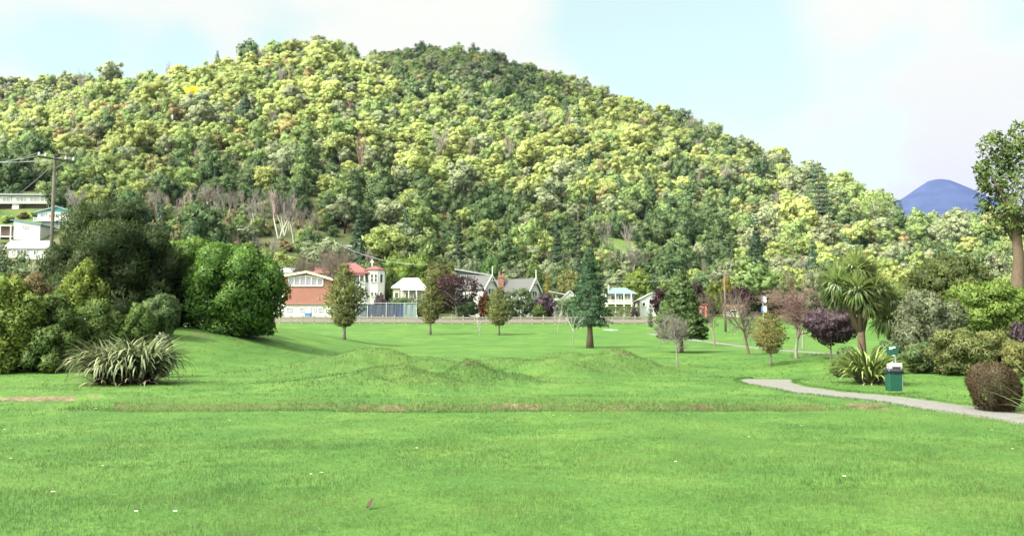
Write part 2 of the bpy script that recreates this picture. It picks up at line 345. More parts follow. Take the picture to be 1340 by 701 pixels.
class MB:
    """collects boxes, prisms and tubes into one mesh"""
    def __init__(s): s.V = []; s.F = []
    def add(s, verts, faces):
        b = len(s.V); s.V += [tuple(float(c) for c in v) for v in verts]; s.F += [tuple(b + i for i in f) for f in faces]; return s
    def box(s, x0, x1, y0, y1, z0, z1):
        v = [(x, y, z) for z in (z0, z1) for y in (y0, y1) for x in (x0, x1)]
        return s.add(v, [(0, 2, 3, 1), (4, 5, 7, 6), (0, 1, 5, 4), (2, 6, 7, 3), (0, 4, 6, 2), (1, 3, 7, 5)])
    def prism(s, poly, y0, y1):
        """polygon in x,z (counter-clockwise seen from the front) extruded from y0 to y1"""
        n = len(poly); v = [(x, y0, z) for x, z in poly] + [(x, y1, z) for x, z in poly]
        return s.add(v, [tuple(range(n)), tuple(range(2 * n - 1, n - 1, -1))] + [(i, i + n, (i + 1) % n + n, (i + 1) % n) for i in range(n)])
    def prism_x(s, poly, x0, x1):
        """polygon in y,z extruded along x"""
        n = len(poly); v = [(x0, y, z) for y, z in poly] + [(x1, y, z) for y, z in poly]
        return s.add(v, [tuple(range(n)), tuple(range(2 * n - 1, n - 1, -1))] + [(i, i + n, (i + 1) % n + n, (i + 1) % n) for i in range(n)])
    def prism_z(s, poly, z0, z1):
        n = len(poly); v = [(x, y, z0) for x, y in poly] + [(x, y, z1) for x, y in poly]
        return s.add(v, [tuple(range(n - 1, -1, -1)), tuple(range(n, 2 * n))] + [(i, (i + 1) % n, (i + 1) % n + n, i + n) for i in range(n)])
    def slab(s, pts, t):
        """a sheet through three or four points, t thick downwards along its normal"""
        p = [Vector(q) for q in pts]; n = (p[1] - p[0]).cross(p[2] - p[0]).normalized()
        if n.z < 0: p.reverse(); n = -n
        k = len(p); v = [q[:] for q in p] + [(q - n * t)[:] for q in p]
        return s.add(v, [tuple(range(k)), tuple(range(2 * k - 1, k - 1, -1))] + [(i, i + k, (i + 1) % k + k, (i + 1) % k) for i in range(k)])
    def tube(s, pts, radii, n=8, cap=True):
        pts = [Vector(p) for p in pts]
        if not isinstance(radii, (list, tuple, np.ndarray)): radii = [radii] * len(pts)
        b = len(s.V); prev = None
        for i, p in enumerate(pts):
            d = (pts[min(i + 1, len(pts) - 1)] - pts[max(i - 1, 0)]).normalized()
            if prev is None: a = d.orthogonal().normalized()
            else: a = (prev - d * prev.dot(d)); a = a.normalized() if a.length > 1e-5 else d.orthogonal().normalized()
            prev = a; c = d.cross(a)
            for k in range(n):
                t = 2 * math.pi * k / n; s.V.append(tuple(p + (a * math.cos(t) + c * math.sin(t)) * radii[i]))
        for i in range(len(pts) - 1):
            for k in range(n):
                s.F.append((b + i * n + k, b + i * n + (k + 1) % n, b + (i + 1) * n + (k + 1) % n, b + (i + 1) * n + k))
        if cap: s.F.append(tuple(b + k for k in range(n - 1, -1, -1))); s.F.append(tuple(b + (len(pts) - 1) * n + k for k in range(n)))
        return s
    def mesh(s, name, mat, smooth=False):
        me = bpy.data.meshes.new(name); me.from_pydata(s.V, [], s.F); me.materials.append(mat); me.update()
        if smooth: me.polygons.foreach_set('use_smooth', np.ones(len(me.polygons), bool))
        return me
    def build(s, name, mat, parent=None, loc=None, smooth=False, bevel=0.0):
        o = link(name, s.mesh(name, mat, smooth), parent, loc)
        if bevel:
            b = o.modifiers.new('bevel', 'BEVEL'); b.width = bevel; b.segments = 2; b.limit_method = 'ANGLE'; b.angle_limit = rad(40)
        return o

# ------------------------------------------------------------------ foliage kit
def unit(n, rng):
    v = rng.normal(size=(n, 3)); return v / np.linalg.norm(v, axis=1, keepdims=True)
def nrm(v): return v / np.maximum(np.linalg.norm(v, axis=-1, keepdims=True), 1e-9)
def leaf_quads(P, N, size, rng, aspect=.6, spread=.8, droop=0.0, up=0.0, nblend=.7):
    """one folded leaf (or spray of leaves) at every point: returns verts, quads, normals"""
    n = len(P); s = (size * rng.uniform(.65, 1.35, n))[:, None]
    d = nrm(unit(n, rng) * spread + N * (1 - spread * .5) + np.array([0, 0, up - droop]))
    r = unit(n, rng); side = nrm(np.cross(d, r))
    fn = np.cross(side, d)                    # face normal
    flip = (np.sum(fn * N, axis=1) < 0)[:, None]
    side = np.where(flip, -side, side); fn = np.where(flip, -fn, fn)
    a = P - d * s * .35; b = P + side * s * aspect * .5 + fn * s * .06; c = P + d * s * .65; e = P - side * s * aspect * .5 + fn * s * .06
    V = np.stack([a, b, c, e], 1).reshape(-1, 3)
    q = np.arange(n * 4).reshape(n, 4)
    nn = nrm(N * nblend + fn * (1 - nblend)); NN = np.repeat(nn, 4, axis=0)
    return V, q[:, ::-1] if False else q, NN
def lobe_points(lobes, n, rng, shell=.72, zmin=None, upbias=.15, rough=.34):
    """points on the outer shells of overlapping lobes (cx,cy,cz,rx,ry,rz)"""
    L = np.asarray(lobes, float); w = (L[:, 3] * L[:, 4] * L[:, 5]) ** (2 / 3); w /= w.sum()
    k = rng.choice(len(L), size=int(n * 1.7), p=w)
    d = unit(len(k), rng); d[:, 2] += upbias; d = nrm(d)
    rr = shell + (1 - shell) * rng.random(len(k)) ** .6
    P = L[k, :3] + d * L[k, 3:] * rr[:, None]
    q_ = L[:, 3].mean() * .55; P = P + d * (L[k, 3:] * (rough * fbm(P[:, 0] / q_ + P[:, 2] / q_ * .6, P[:, 1] / q_ - P[:, 2] / q_ * .8, 13, 3))[:, None])
    N = nrm(d / L[k, 3:])
    inside = np.zeros(len(k), bool)
    for j in range(len(L)):
        q = np.sum(((P - L[j, :3]) / L[j, 3:]) ** 2, axis=1)
        inside |= (q < .42) & (k != j)
    keep = ~inside
    if zmin is not None: keep &= P[:, 2] > zmin
    P, N, k = P[keep], N[keep], k[keep]
    return P[:n], N[:n], k[:n]
def crown_lobes(W, H, lo, nl, rng, lr=.36, flat=.8, top=1.0, irr=.25):
    """lobes filling an uneven egg: W wide, from lo*H to H"""
    c = np.array([0, 0, H * (1 + lo) / 2]); ax = np.array([W / 2, W / 2, H * (1 - lo) / 2])
    if lo < .11: c[2] = H * .42; ax[2] = H * .58          # grows from the ground: widest low down
    lobes = [tuple(c) + tuple(ax * .62)]
    g = math.pi * (3 - 5 ** .5)
    for i in range(nl):
        t = 1 - 2 * (i + .5) / nl; r = math.sqrt(1 - t * t); a = g * i + rng.uniform(-.5, .5)
        d = np.array([r * math.cos(a), r * math.sin(a), t]); f = (1 - lr) * rng.uniform(1 - irr, 1.0 + irr * .3)
        rad_ = lr * rng.uniform(.75, 1.25)
        p = c + d * ax * f
        q = ax * rad_; q = np.array([max(q[0], ax.mean() * lr * .6), max(q[1], ax.mean() * lr * .6), max(q[2], ax.mean() * lr * .5) * flat])
        lobes.append(tuple(p) + tuple(q))
    return lobes
def tints(k, P, rng, clump=.5, sc=1.2):
    lob = rng.random(int(k.max()) + 1)[k]
    t = rng.random(len(k)) * (1 - clump) + lob * clump * .6 + clump * .4 * (.5 + fbm(P[:, 0] / sc + P[:, 2] / sc * .7, P[:, 1] / sc + P[:, 2] / sc, 3, 2))
    return np.repeat(np.clip(t, 0, 1), 4)
def _ball():
    nu, nv = 9, 6; V = [(0, 0, -1)] + [(math.cos(2 * math.pi * u / nu) * math.sin(math.pi * v / nv), math.sin(2 * math.pi * u / nu) * math.sin(math.pi * v / nv), -math.cos(math.pi * v / nv)) for v in range(1, nv) for u in range(nu)] + [(0, 0, 1)]
    T = [(0, 1 + (u + 1) % nu, 1 + u) for u in range(nu)]; k = len(V) - 1
    for v in range(nv - 2):
        for u in range(nu): a, b = 1 + v * nu + u, 1 + v * nu + (u + 1) % nu; T += [(a, b, b + nu), (a, b + nu, a + nu)]
    T += [(k - nu + u, k - nu + (u + 1) % nu, k) for u in range(nu)]
    return np.array(V), np.array(T)
BALL = _ball()
def core_mesh(lobes, rng, f=.8, zmin=None):
    """the dense leafy inside of a crown: an uneven body under every lobe"""
    V, T, N, t = [], [], [], []; o = 0
    for L in np.asarray(lobes, float):
        d = BALL[0]; P = L[:3] + d * L[3:] * f * rng.uniform(.86, 1.06, (len(d), 1))
        if zmin is not None: P[:, 2] = np.maximum(P[:, 2], zmin)
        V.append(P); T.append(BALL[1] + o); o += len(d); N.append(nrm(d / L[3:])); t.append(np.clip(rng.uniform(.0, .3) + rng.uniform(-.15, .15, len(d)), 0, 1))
    return np.concatenate(V), np.concatenate(T), np.concatenate(N), np.concatenate(t)
def crown_mesh(name, lobes, n, leaf, mat, rng, **k):
    kw = dict(shell=k.pop('shell', .72), zmin=k.pop('zmin', None), upbias=k.pop('upbias', .15), rough=k.pop('rough', .34)); clump = k.pop('clump', .5); sc = k.pop('sc', 1.2); core = k.pop('core', .6)
    P, N, kk = lobe_points(lobes, n, rng, **kw)
    V, q, NN = leaf_quads(P, N, leaf, rng, **k)
    T = tints(kk, P, rng, clump, sc); fs = [q]
    if core:
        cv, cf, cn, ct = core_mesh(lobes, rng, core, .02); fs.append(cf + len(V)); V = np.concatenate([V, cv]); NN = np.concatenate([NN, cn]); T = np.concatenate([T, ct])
    return np_mesh(name, V, fs, mat, NN, T)
def trunk_mb(H, r, lean=(0, 0), limbs=(), n=9, rng=None, mb=None):
    """tapered trunk with a flared foot; limbs: (z0, azimuth, length, rise)"""
    mb = mb or MB(); rng = rng or np.random.default_rng(1)
    k = 6; pts = []; rr = []
    for i in range(k + 1):
        t = i / k; pts.append((lean[0] * t * t + rng.uniform(-1, 1) * r * .25 * (i > 0), lean[1] * t * t + rng.uniform(-1, 1) * r * .25 * (i > 0), H * t - (.12 if i == 0 else 0)))
        rr.append(r * (1.0 - .62 * t) * (1.45 if i == 0 else 1))
    mb.tube(pts, rr, n)
    for z0, az, ln, rise in limbs:
        t = z0 / H; base = Vector((lean[0] * t * t, lean[1] * t * t, z0)); rb = r * (1 - .62 * t) * .62
        d = Vector((math.cos(az), math.sin(az), 0)); P_ = [base + d * ln * s + Vector((0, 0, rise * s ** .8 + rng.uniform(-.03, .03) * ln)) for s in (0, .3, .65, 1)]
        mb.tube(P_, [rb, rb * .75, rb * .5, rb * .25], 6)
    return mb
def branch_segments(H, rng, levels=4, spread=.55, first=.3, nchild=(3, 4), up=.35, r0=.06, ratio=.68, trunks=1, len0=None):
    """a bare tree: list of (p0, p1, r0, r1, level)"""
    segs = []
    def grow(p, d, ln, r, lv):
        k = 3 if lv < 3 else 2; q = p; dd = d
        for i in range(k):
            dd = nrm(dd + rng.normal(size=3) * .10 + np.array([0, 0, up * .12])); p1 = q + dd * ln / k
            segs.append((q, p1, r * (1 - .3 * i / k), r * (1 - .3 * (i + 1) / k), lv)); q = p1
            if lv < levels and i >= (1 if lv == 0 else 0):
                for c in range(rng.integers(1, nchild[1] - 1) if i < k - 1 else rng.integers(nchild[0] - 1, nchild[1])):
                    ax = nrm(np.cross(dd, unit(1, rng)[0])); a = spread * rng.uniform(.6, 1.3)
                    nd = nrm(dd * math.cos(a) + ax * math.sin(a) + np.array([0, 0, up * .3]))
                    grow(q, nd, ln * ratio * rng.uniform(.75, 1.15), r * .58, lv + 1)
    for t in range(trunks):
        a = 2 * math.pi * t / max(trunks, 1) + .5; lean = .0 if trunks == 1 else .28
        d = nrm(np.array([math.cos(a) * lean, math.sin(a) * lean, 1.0]))
        grow(np.array([math.cos(a) * .08 * (trunks > 1), math.sin(a) * .08 * (trunks > 1), -.08]), d, (len0 or H * .42), r0, 0)
    top = max(max(s[0][2], s[1][2]) for s in segs); f = H / top
    return [(a * np.array([f, f, f]), b * f, ra, rb, lv) for a, b, ra, rb, lv in segs]
def seg_mesh(name, segs, mat, n=4, minr=.006):
    A = np.array([s[0] for s in segs]); B = np.array([s[1] for s in segs]); RA = np.maximum([s[2] for s in segs], minr); RB = np.maximum([s[3] for s in segs], minr)
    d = nrm(B - A); h = np.where(np.abs(d[:, 2:3]) < .9, np.array([[0, 0, 1.0]]), np.array([[1.0, 0, 0]])); u = nrm(np.cross(d, h)); v = np.cross(d, u)
    V = []; 
    for k in range(n):
        t = 2 * math.pi * k / n; o = u * math.cos(t) + v * math.sin(t); V.append(A + o * RA[:, None]); V.append(B + o * RB[:, None])
    V = np.stack(V, 1); m = len(segs); base = (np.arange(m) * 2 * n)[:, None]
    F = np.concatenate([base + np.array([[2 * k, 2 * ((k + 1) % n), 2 * ((k + 1) % n) + 1, 2 * k + 1]]) for k in range(n)])
    rng = np.random.default_rng(len(segs)); tint = np.repeat(rng.random(m), 2 * n)
    return np_mesh(name, V.reshape(-1, 3), [F], mat, None, tint, smooth=True)
def spray_points(H, W, lo, tiers, rng, droop=.25, curve=.85, per=7, dens=9.0, gap=.35, lift=0.0, egg=False):
    """conifer: whorls of branches, needles set along them; returns P, N, tier index and branch segments"""
    P, N, K, S = [], [], [], []
    for t in range(tiers):
        f = (t + rng.uniform(-gap, gap)) / tiers; f = min(max(f, 0), .985)
        z = H * (lo + (1 - lo) * f); R = W / 2 * (1 - f) ** curve * ((.30 + .70 * min(1, f / .34)) * 1.12 if egg else (.55 + .45 * min(1, f * 5 + .45))) + .02 * W
        nb = max(4, int(per * (1 - .35 * f)))
        a0 = rng.uniform(0, 6.28)
        for b in range(nb):
            a = a0 + 2 * math.pi * b / nb + rng.uniform(-.35, .35); L_ = R * rng.uniform(.55, 1.15)
            d = np.array([math.cos(a), math.sin(a), 0])
            m = max(4, int(L_ * dens * rng.uniform(.8, 1.2)))
            s = rng.random(m) ** .75
            wid = .16 * L_ + .05 * W * (1 - f) + .04
            sidev = np.array([-d[1], d[0], 0])
            off = rng.normal(size=m) * wid * (.35 + .65 * (1 - s))
            zz = z - droop * L_ * s ** 1.4 + lift * L_ * s ** 2.5 + rng.normal(size=m) * .05 * W * .3
            p = d[None] * (s * L_)[:, None] + sidev[None] * off[:, None]; p = np.concatenate([p[:, :2], zz[:, None]], 1)
            P.append(p); nn = d[None] * .55 + np.array([0, 0, .75]) + sidev[None] * (off / (wid + 1e-6))[:, None] * .3 ; N.append(nrm(nn)); K.append(np.full(m, t * 16 + b))
            S.append((np.array([0, 0, z]), np.array([d[0] * L_ * .8, d[1] * L_ * .8, z - droop * L_ * .7]), .012 * H * (1 - f) * .6 + .006, .006, 1))
    return np.concatenate(P), np.concatenate(N), np.concatenate(K), S
def conifer_mesh(name, H, W, lo, tiers, leaf, mat, rng, aspect=.4, **k):
    P, N, K, S = spray_points(H, W, lo, tiers, rng, **k)
    V, q, NN = leaf_quads(P, N, leaf, rng, aspect=aspect, spread=.7, nblend=.65)
    return np_mesh(name, V, [q], mat, NN, tints(K, P, rng, .5, .8)), S
def strap_leaves(specs, seg=7):
    """specs: (base xyz, azimuth, start pitch, length, bend, width): V-folded strap leaves -> verts, quads, tint"""
    V, F, T, NN = [], [], [], []
    for base, az, pitch, ln, bend, wd, tint in specs:
        d = np.array([math.cos(az), math.sin(az)]); side = np.array([-d[1], d[0], 0]); p = np.array(base, float); a = pitch
        b0 = len(V)
        for i in range(seg + 1):
            t = i / seg; w = wd * min(1, .55 + 1.5 * t) * (1 - max(0, (t - .55) / .45) ** 1.6) + .002
            dirv = np.array([d[0] * math.cos(a), d[1] * math.cos(a), math.sin(a)]); up_ = np.array([-d[0] * math.sin(a), -d[1] * math.sin(a), math.cos(a)])
            V += [p - side * w / 2 + up_ * w * .22, p, p + side * w / 2 + up_ * w * .22]; T += [min(1, tint + .35), tint, min(1, tint + .35)]
            NN += [nrm(up_ - side * .5), up_, nrm(up_ + side * .5)]
            p = p + dirv * ln / seg; a -= bend * (.35 + 1.3 * t) / seg
        for i in range(seg):
            o = b0 + i * 3; F += [(o, o + 1, o + 4, o + 3), (o + 1, o + 2, o + 5, o + 4)]
    return np.array(V), np.array(F), np.array(T), np.array(NN)

# foliage colours
LM = {}
def lm(k, *a, **kw): LM[k] = leafmat('leaves ' + k, *a, **kw)
lm('yellow green', (0.2534, 0.3226, 0.0952), (0.3584, 0.4096, 0.1344), (0.4435, 0.455, 0.1786), val=.2, hue=.014, trans=.5)
lm('mid green', (0.1766, 0.2534, 0.0845), (0.2432, 0.32, 0.1088), (0.3226, 0.3744, 0.1382), val=.2, hue=.015, trans=.5)
lm('grey green', (0.215, 0.2611, 0.1382), (0.283, 0.318, 0.177), (0.304, 0.323, 0.194), val=.2, hue=.015, trans=.5)
lm('dark green', (0.0858, 0.1386, 0.0554), (0.1155, 0.1705, 0.066), (0.1584, 0.203, 0.0842), val=.22, hue=.015, trans=.5)
lm('olive brown', (0.2304, 0.215, 0.0922), (0.3328, 0.2944, 0.1216), (0.4147, 0.3456, 0.1498), val=.22, hue=.025, trans=.5)
lm('pine', (.03, .058, .034), (.055, .095, .05), (.09, .13, .065), val=.2)
lm('fresh green', (0.05, 0.1, 0.018), (0.095, 0.165, 0.03), (0.16, 0.24, 0.055), val=.15)
lm('dark olive', (0.026, 0.042, 0.014), (0.046, 0.066, 0.02), (0.08, 0.1, 0.032), val=.1)
lm('lime', (0.085, 0.125, 0.02), (0.155, 0.205, 0.036), (0.24, 0.275, 0.06), val=.1)
lm('leafy', (0.052, 0.098, 0.026), (0.098, 0.156, 0.039), (0.169, 0.221, 0.058), val=.12)
lm('bronze', (0.117, 0.098, 0.046), (0.182, 0.143, 0.065), (0.221, 0.195, 0.078), val=.1)
lm('golden conifer', (0.05, 0.072, 0.018), (0.105, 0.125, 0.03), (0.18, 0.165, 0.05), val=.12, hue=.012)
lm('field pine', (0.022, 0.055, 0.026), (0.042, 0.09, 0.04), (0.08, 0.13, 0.06), val=.1)
lm('rust conifer', (0.065, 0.075, 0.018), (0.13, 0.13, 0.032), (0.19, 0.16, 0.05), val=.1)
lm('purple', (.022, .010, .014), (.042, .017, .022), (.075, .03, .035), val=.15, hue=.01)
lm('dusky purple', (0.052, 0.034, 0.044), (0.085, 0.055, 0.068), (0.130, 0.091, 0.104), val=.1, hue=.01)
lm('red leaf', (.07, .02, .012), (.13, .045, .02), (.17, .09, .035), val=.1, hue=.01)
lm('yellow flower', (.30, .26, .02), (.55, .46, .02), (.7, .6, .04), val=.05)
lm('olive green', (.05, .066, .02), (.10, .12, .036), (.17, .19, .065), val=.1)
lm('soft conifer', (.032, .06, .02), (.06, .105, .034), (.11, .155, .055), val=.1)
lm('pink twig', (.26, .19, .18), (.33, .25, .235), (.38, .31, .29), trans=.0, val=.12, hue=.01, gloss=0)
lm('silver green', (0.072, 0.091, 0.052), (0.137, 0.163, 0.091), (0.221, 0.240, 0.143), val=.1)
lm('sunny leaf', (0.078, 0.117, 0.023), (0.156, 0.208, 0.039), (0.273, 0.299, 0.078), val=.1)
lm('gold olive', (0.075, 0.085, 0.026), (0.14, 0.15, 0.05), (0.24, 0.24, 0.09), val=.1)
lm('ball shrub', (0.05, 0.036, 0.02), (0.085, 0.062, 0.034), (0.125, 0.1, 0.052), val=.05)
lm('yellow cypress', (.16, .13, .012), (.26, .21, .02), (.33, .28, .04), val=.1)
lm('flax green', (0.09, 0.15, 0.03), (0.19, 0.27, 0.06), (0.38, 0.42, 0.15), trans=.2, val=.05, gloss=.06)
lm('flax grey', (0.085, 0.12, 0.05), (0.16, 0.2, 0.085), (0.3, 0.31, 0.17), trans=.15, val=.05, gloss=.05)
lm('cabbage', (0.07, 0.115, 0.03), (0.14, 0.2, 0.05), (0.26, 0.29, 0.1), trans=.2, val=.12, gloss=.07)
lm('dead strap', (0.17, 0.14, 0.085), (0.26, 0.215, 0.14), (0.36, 0.31, 0.21), trans=.15, val=.1)
lm('palm', (.05, .07, .015), (.10, .12, .03), (.16, .17, .05), val=.1, gloss=.05)
lm('grey twig', (0.15, 0.13, 0.12), (0.21, 0.185, 0.17), (0.27, 0.24, 0.22), trans=.0, val=.15, hue=.01, gloss=0)
lm('red twig', (0.13, 0.085, 0.078), (0.18, 0.115, 0.105), (0.22, 0.15, 0.135), trans=.0, val=.12, hue=.01, gloss=0)
lm('brown twig', (0.11, 0.085, 0.072), (0.15, 0.12, 0.1), (0.19, 0.155, 0.13), trans=.0, val=.12, hue=.01, gloss=0)
lm('white twig', (0.240, 0.224, 0.200), (0.336, 0.312, 0.280), (0.400, 0.376, 0.344), trans=.0, val=.1, hue=.01, gloss=0)
BARK = {'brown': plain('brown bark', (.105, .075, .055), .9, .1, noise=.35, scale=14, bump=.5),
        'grey': plain('grey bark', (.17, .15, .125), .9, .1, noise=.3, scale=16, bump=.4),
        'pale': plain('pale bark', (.22, .20, .18), .85, .15, noise=.3, scale=9, bump=.2),
        'pink': plain('pinkish bark', (.20, .14, .105), .85, .15, noise=.4, scale=9, bump=.3),
        'white': plain('white bark', (.46, .44, .41), .8, .2, noise=.15, scale=6),
        'dark': plain('dark bark', (.05, .04, .03), .9, .1, noise=.3, scale=14, bump=.4)}

def place(px, base, top, wpx, Y=None):
    """ground point, height and width in metres for a plant seen from base to top"""
    if Y is None: p = gpt(px, base); Y = p[1]
    else:
        d = ray(px, base); x = d[0] * Y / d[1]; p = np.array([x, Y, gz(x, Y)])
    ztop = at(px, top, Y)[2]
    return p, ztop - p[2], wpx * Y / FPX
_seed = [100]
def rg(): _seed[0] += 1; return np.random.default_rng(_seed[0])

def broadleaf(name, label, cat, px, base, top, wpx, mat, n, leaf, Y=None, lo=.1, nl=14, lr=.31, bark='brown', tr=None, group=None, aspect=.6, flat=.85, irr=.4, part='crown', trunk_part='trunk', shell=.6, clump=.5, sc=1.2, deep=None, up=0.0, limbs=5, lobes=None, core=.5):
    r = rg(); p, H, W = place(px, base, top, wpx, Y)
    t = thing(name, label, cat, p, group); nl = int(nl * 1.9); n = int(n * 1.4)
    lb = crown_lobes(W, H, lo, nl, r, lr, flat, irr=irr) if lobes is None else [(a * W, b * W, c * H, d * W, e * W, f * H) for a, b, c, d, e, f in lobes]
    if deep: lb = [(a, b * deep, c, d, e * deep, f) for a, b, c, d, e, f in lb]
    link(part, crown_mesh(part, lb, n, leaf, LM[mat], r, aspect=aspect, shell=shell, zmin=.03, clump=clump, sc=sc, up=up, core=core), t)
    tr = tr or max(.03, H * .022)
    mb = trunk_mb(H * max(lo + .35, .5), tr, (r.uniform(-.05, .05) * H, r.uniform(-.05, .05) * H), [(H * r.uniform(max(lo, .12) * .8, .45), r.uniform(0, 6.28), W * r.uniform(.25, .42), H * r.uniform(.15, .3)) for _ in range(limbs)], rng=r)
    mb.build(trunk_part, BARK[bark], t, smooth=True)
    return t
def bare(name, label, cat, px, base, top, wpx, twig, bark, Y=None, group=None, r0=None, levels=4, spread=.5, trunks=1, ratio=.68, up=.35, minr=.007, len0=.42, pr=None):
    r = rg(); p, H, W = place(px, base, top, wpx, Y)
    if pr is not None: return p, H, W
    t = thing(name, label, cat, p, group)
    bare_parts(t, H, W, twig, bark, r, r0, levels, spread, trunks, ratio, up, minr, len0)
    return t
def bare_parts(t, H, W, twig, bark, r, r0=None, levels=4, spread=.5, trunks=1, ratio=.68, up=.35, minr=.007, len0=.42):
    sg = branch_segments(H, r, levels, spread, r0=r0 or H * .016, trunks=trunks, ratio=ratio, up=up, len0=H * len0)
    ex = float(np.percentile([max(abs(s[1][0]), abs(s[1][1])) for s in sg if s[4] > 1], 95)); f = W / 2 / ex
    sc = lambda p: np.array([p[0] * (1 + (f - 1) * min(1, p[2] / H * 2.2)), p[1] * (1 + (f - 1) * min(1, p[2] / H * 2.2)), p[2]])
    sg = [(sc(a), sc(b), ra, rb, lv) for a, b, ra, rb, lv in sg]
    link('trunk', seg_mesh('trunk', [s for s in sg if s[4] == 0], BARK[bark], 8), t)
    link('branches', seg_mesh('branches', [s for s in sg if s[4] > 0], LM[twig], 3, minr), t)
def conifer(name, label, px, base, top, wpx, mat, tiers, leaf, Y=None, lo=.12, bark='brown', tr=None, group=None, cat='tree', **k):
    r = rg(); p, H, W = place(px, base, top, wpx, Y)
    t = thing(name, label, cat, p, group)
    me, S = conifer_mesh('crown', H, W, lo, tiers, leaf, LM[mat], r, **k); link('crown', me, t)
    mb = trunk_mb(H * .97, tr or H * .02, rng=r)
    for a, b, ra, rb, _ in S[::2]: mb.tube([a, (a + b) / 2 + np.array([0, 0, .02 * H]), b], [ra, ra * .6, rb], 4, False)
    mb.build('trunk', BARK[bark], t, smooth=True)
    return t

# ------------------------------------------------------------------ ground sheets
def lawn_material():
    m, nt, N, L = newmat('lawn grass')
    o = N('ShaderNodeOutputMaterial'); b = N('ShaderNodeBsdfPrincipled'); L(b.outputs[0], o.inputs[0]); b.inputs['Roughness'].default_value = .85; b.inputs['Specular IOR Level'].default_value = .12
    g = N('ShaderNodeNewGeometry')
    def noise(scale, det, st=(1, 1, 1)):
        mp_ = N('ShaderNodeMapping'); mp_.inputs['Scale'].default_value = st; L(g.outputs['Position'], mp_.inputs[0])
        n = N('ShaderNodeTexNoise'); n.inputs['Scale'].default_value = scale; n.inputs['Detail'].default_value = det; n.inputs['Roughness'].default_value = .6; L(mp_.outputs[0], n.inputs['Vector']); return n.outputs['Fac']
    def ramp(f, stops):
        r = N('ShaderNodeValToRGB'); L(f, r.inputs[0]); e = r.color_ramp.elements
        e[0].position = stops[0][0]; e[0].color = stops[0][1] + (1,); e[1].position = stops[-1][0]; e[1].color = stops[-1][1] + (1,)
        for p_, c_ in stops[1:-1]: k = e.new(p_); k.color = c_ + (1,)
        return r.outputs[0]
    def mix(f, a, c, mode='MIX'):
        k = N('ShaderNodeMix'); k.data_type = 'RGBA'; k.blend_type = mode
        for s, v in ((0, f), (6, a), (7, c)):
            if isinstance(v, (int, float)): k.inputs[s].default_value = v
            elif isinstance(v, tuple): k.inputs[s].default_value = v + (1,)
            else: L(v, k.inputs[s])
        return k.outputs[2]
    c = ramp(noise(.55, 8), [(.30, GRASS[0]), (.5, GRASS[1]), (.72, GRASS[2])])
    fine = ramp(noise(16, 6), [(.25, (.55, .6, .5)), (.5, (1, 1, 1)), (.75, (1.45, 1.35, 1.3))])
    c = mix(.8, c, fine, 'MULTIPLY')
    big = ramp(noise(.11, 4), [(.3, (.82, .9, .85)), (.6, (1.08, 1.04, .9))])
    c = mix(.8, c, big, 'MULTIPLY')
    def attr(n_): a = N('ShaderNodeAttribute'); a.attribute_name = n_; return a.outputs['Fac']
    rank = mix(.6, GRASS[3], fine, 'MULTIPLY'); c = mix(attr('rank'), c, rank)
    dirt = ramp(noise(3.1, 8), [(.3, (.06, .043, .024)), (.5, (.105, .078, .046)), (.7, (.19, .15, .10))])
    ad = N('ShaderNodeMath'); ad.operation = 'ADD'; L(attr('dirt'), ad.inputs[0])
    ms = N('ShaderNodeMapRange'); L(noise(4.5, 6), ms.inputs[0]); ms.inputs[3].default_value = -.75; ms.inputs[4].default_value = .75; L(ms.outputs[0], ad.inputs[1])
    st = N('ShaderNodeMapRange'); st.interpolation_type = 'SMOOTHSTEP'; L(ad.outputs[0], st.inputs[0]); st.inputs[1].default_value = .4; st.inputs[2].default_value = .7
    c = mix(st.outputs[0], c, dirt)
    L(c, b.inputs['Base Color'])
    bp = N('ShaderNodeBump'); bp.inputs['Strength'].default_value = .5; bp.inputs['Distance'].default_value = .03; L(noise(22, 5), bp.inputs['Height']); L(bp.outputs[0], b.inputs['Normal'])
    return m
GRASS = [(.042, .098, .023), (.060, .125, .028), (.090, .155, .038), (.062, .082, .027)]
def hill_material():
    m, nt, N, L = newmat('hillside floor')
    o = N('ShaderNodeOutputMaterial'); b = N('ShaderNodeBsdfPrincipled'); L(b.outputs[0], o.inputs[0]); b.inputs['Roughness'].default_value = .95; b.inputs['Specular IOR Level'].default_value = .05
    g = N('ShaderNodeNewGeometry'); n = N('ShaderNodeTexNoise'); n.inputs['Scale'].default_value = .16; n.inputs['Detail'].default_value = 9; n.inputs['Roughness'].default_value = .65; L(g.outputs['Position'], n.inputs['Vector'])
    r = N('ShaderNodeValToRGB'); L(n.outputs['Fac'], r.inputs[0]); e = r.color_ramp.elements
    e[0].position = .3; e[0].color = (.045, .06, .025, 1); e[1].position = .72; e[1].color = (.15, .125, .075, 1); k = e.new(.5); k.color = (.08, .088, .04, 1)
    a = N('ShaderNodeAttribute'); a.attribute_name = 'meadow'
    mm = N('ShaderNodeMix'); mm.data_type = 'RGBA'; L(a.outputs['Fac'], mm.inputs[0]); L(r.outputs[0], mm.inputs[6])
    r2 = N('ShaderNodeValToRGB'); L(n.outputs['Fac'], r2.inputs[0]); e = r2.color_ramp.elements; e[0].position = .35; e[0].color = (.045, .085, .022, 1); e[1].position = .65; e[1].color = (.10, .135, .04, 1)
    L(r2.outputs[0], mm.inputs[7]); L(mm.outputs[2], b.inputs['Base Color'])
    return m
def sym(a): return np.concatenate([-a[::-1], a])
gx = np.concatenate([np.arange(.1, 14, .2), np.arange(14, 40, .6), np.arange(40, 120, 2.5), np.arange(120, 700, 9), np.geomspace(700, 6000, 18)])
gx = sym(gx)
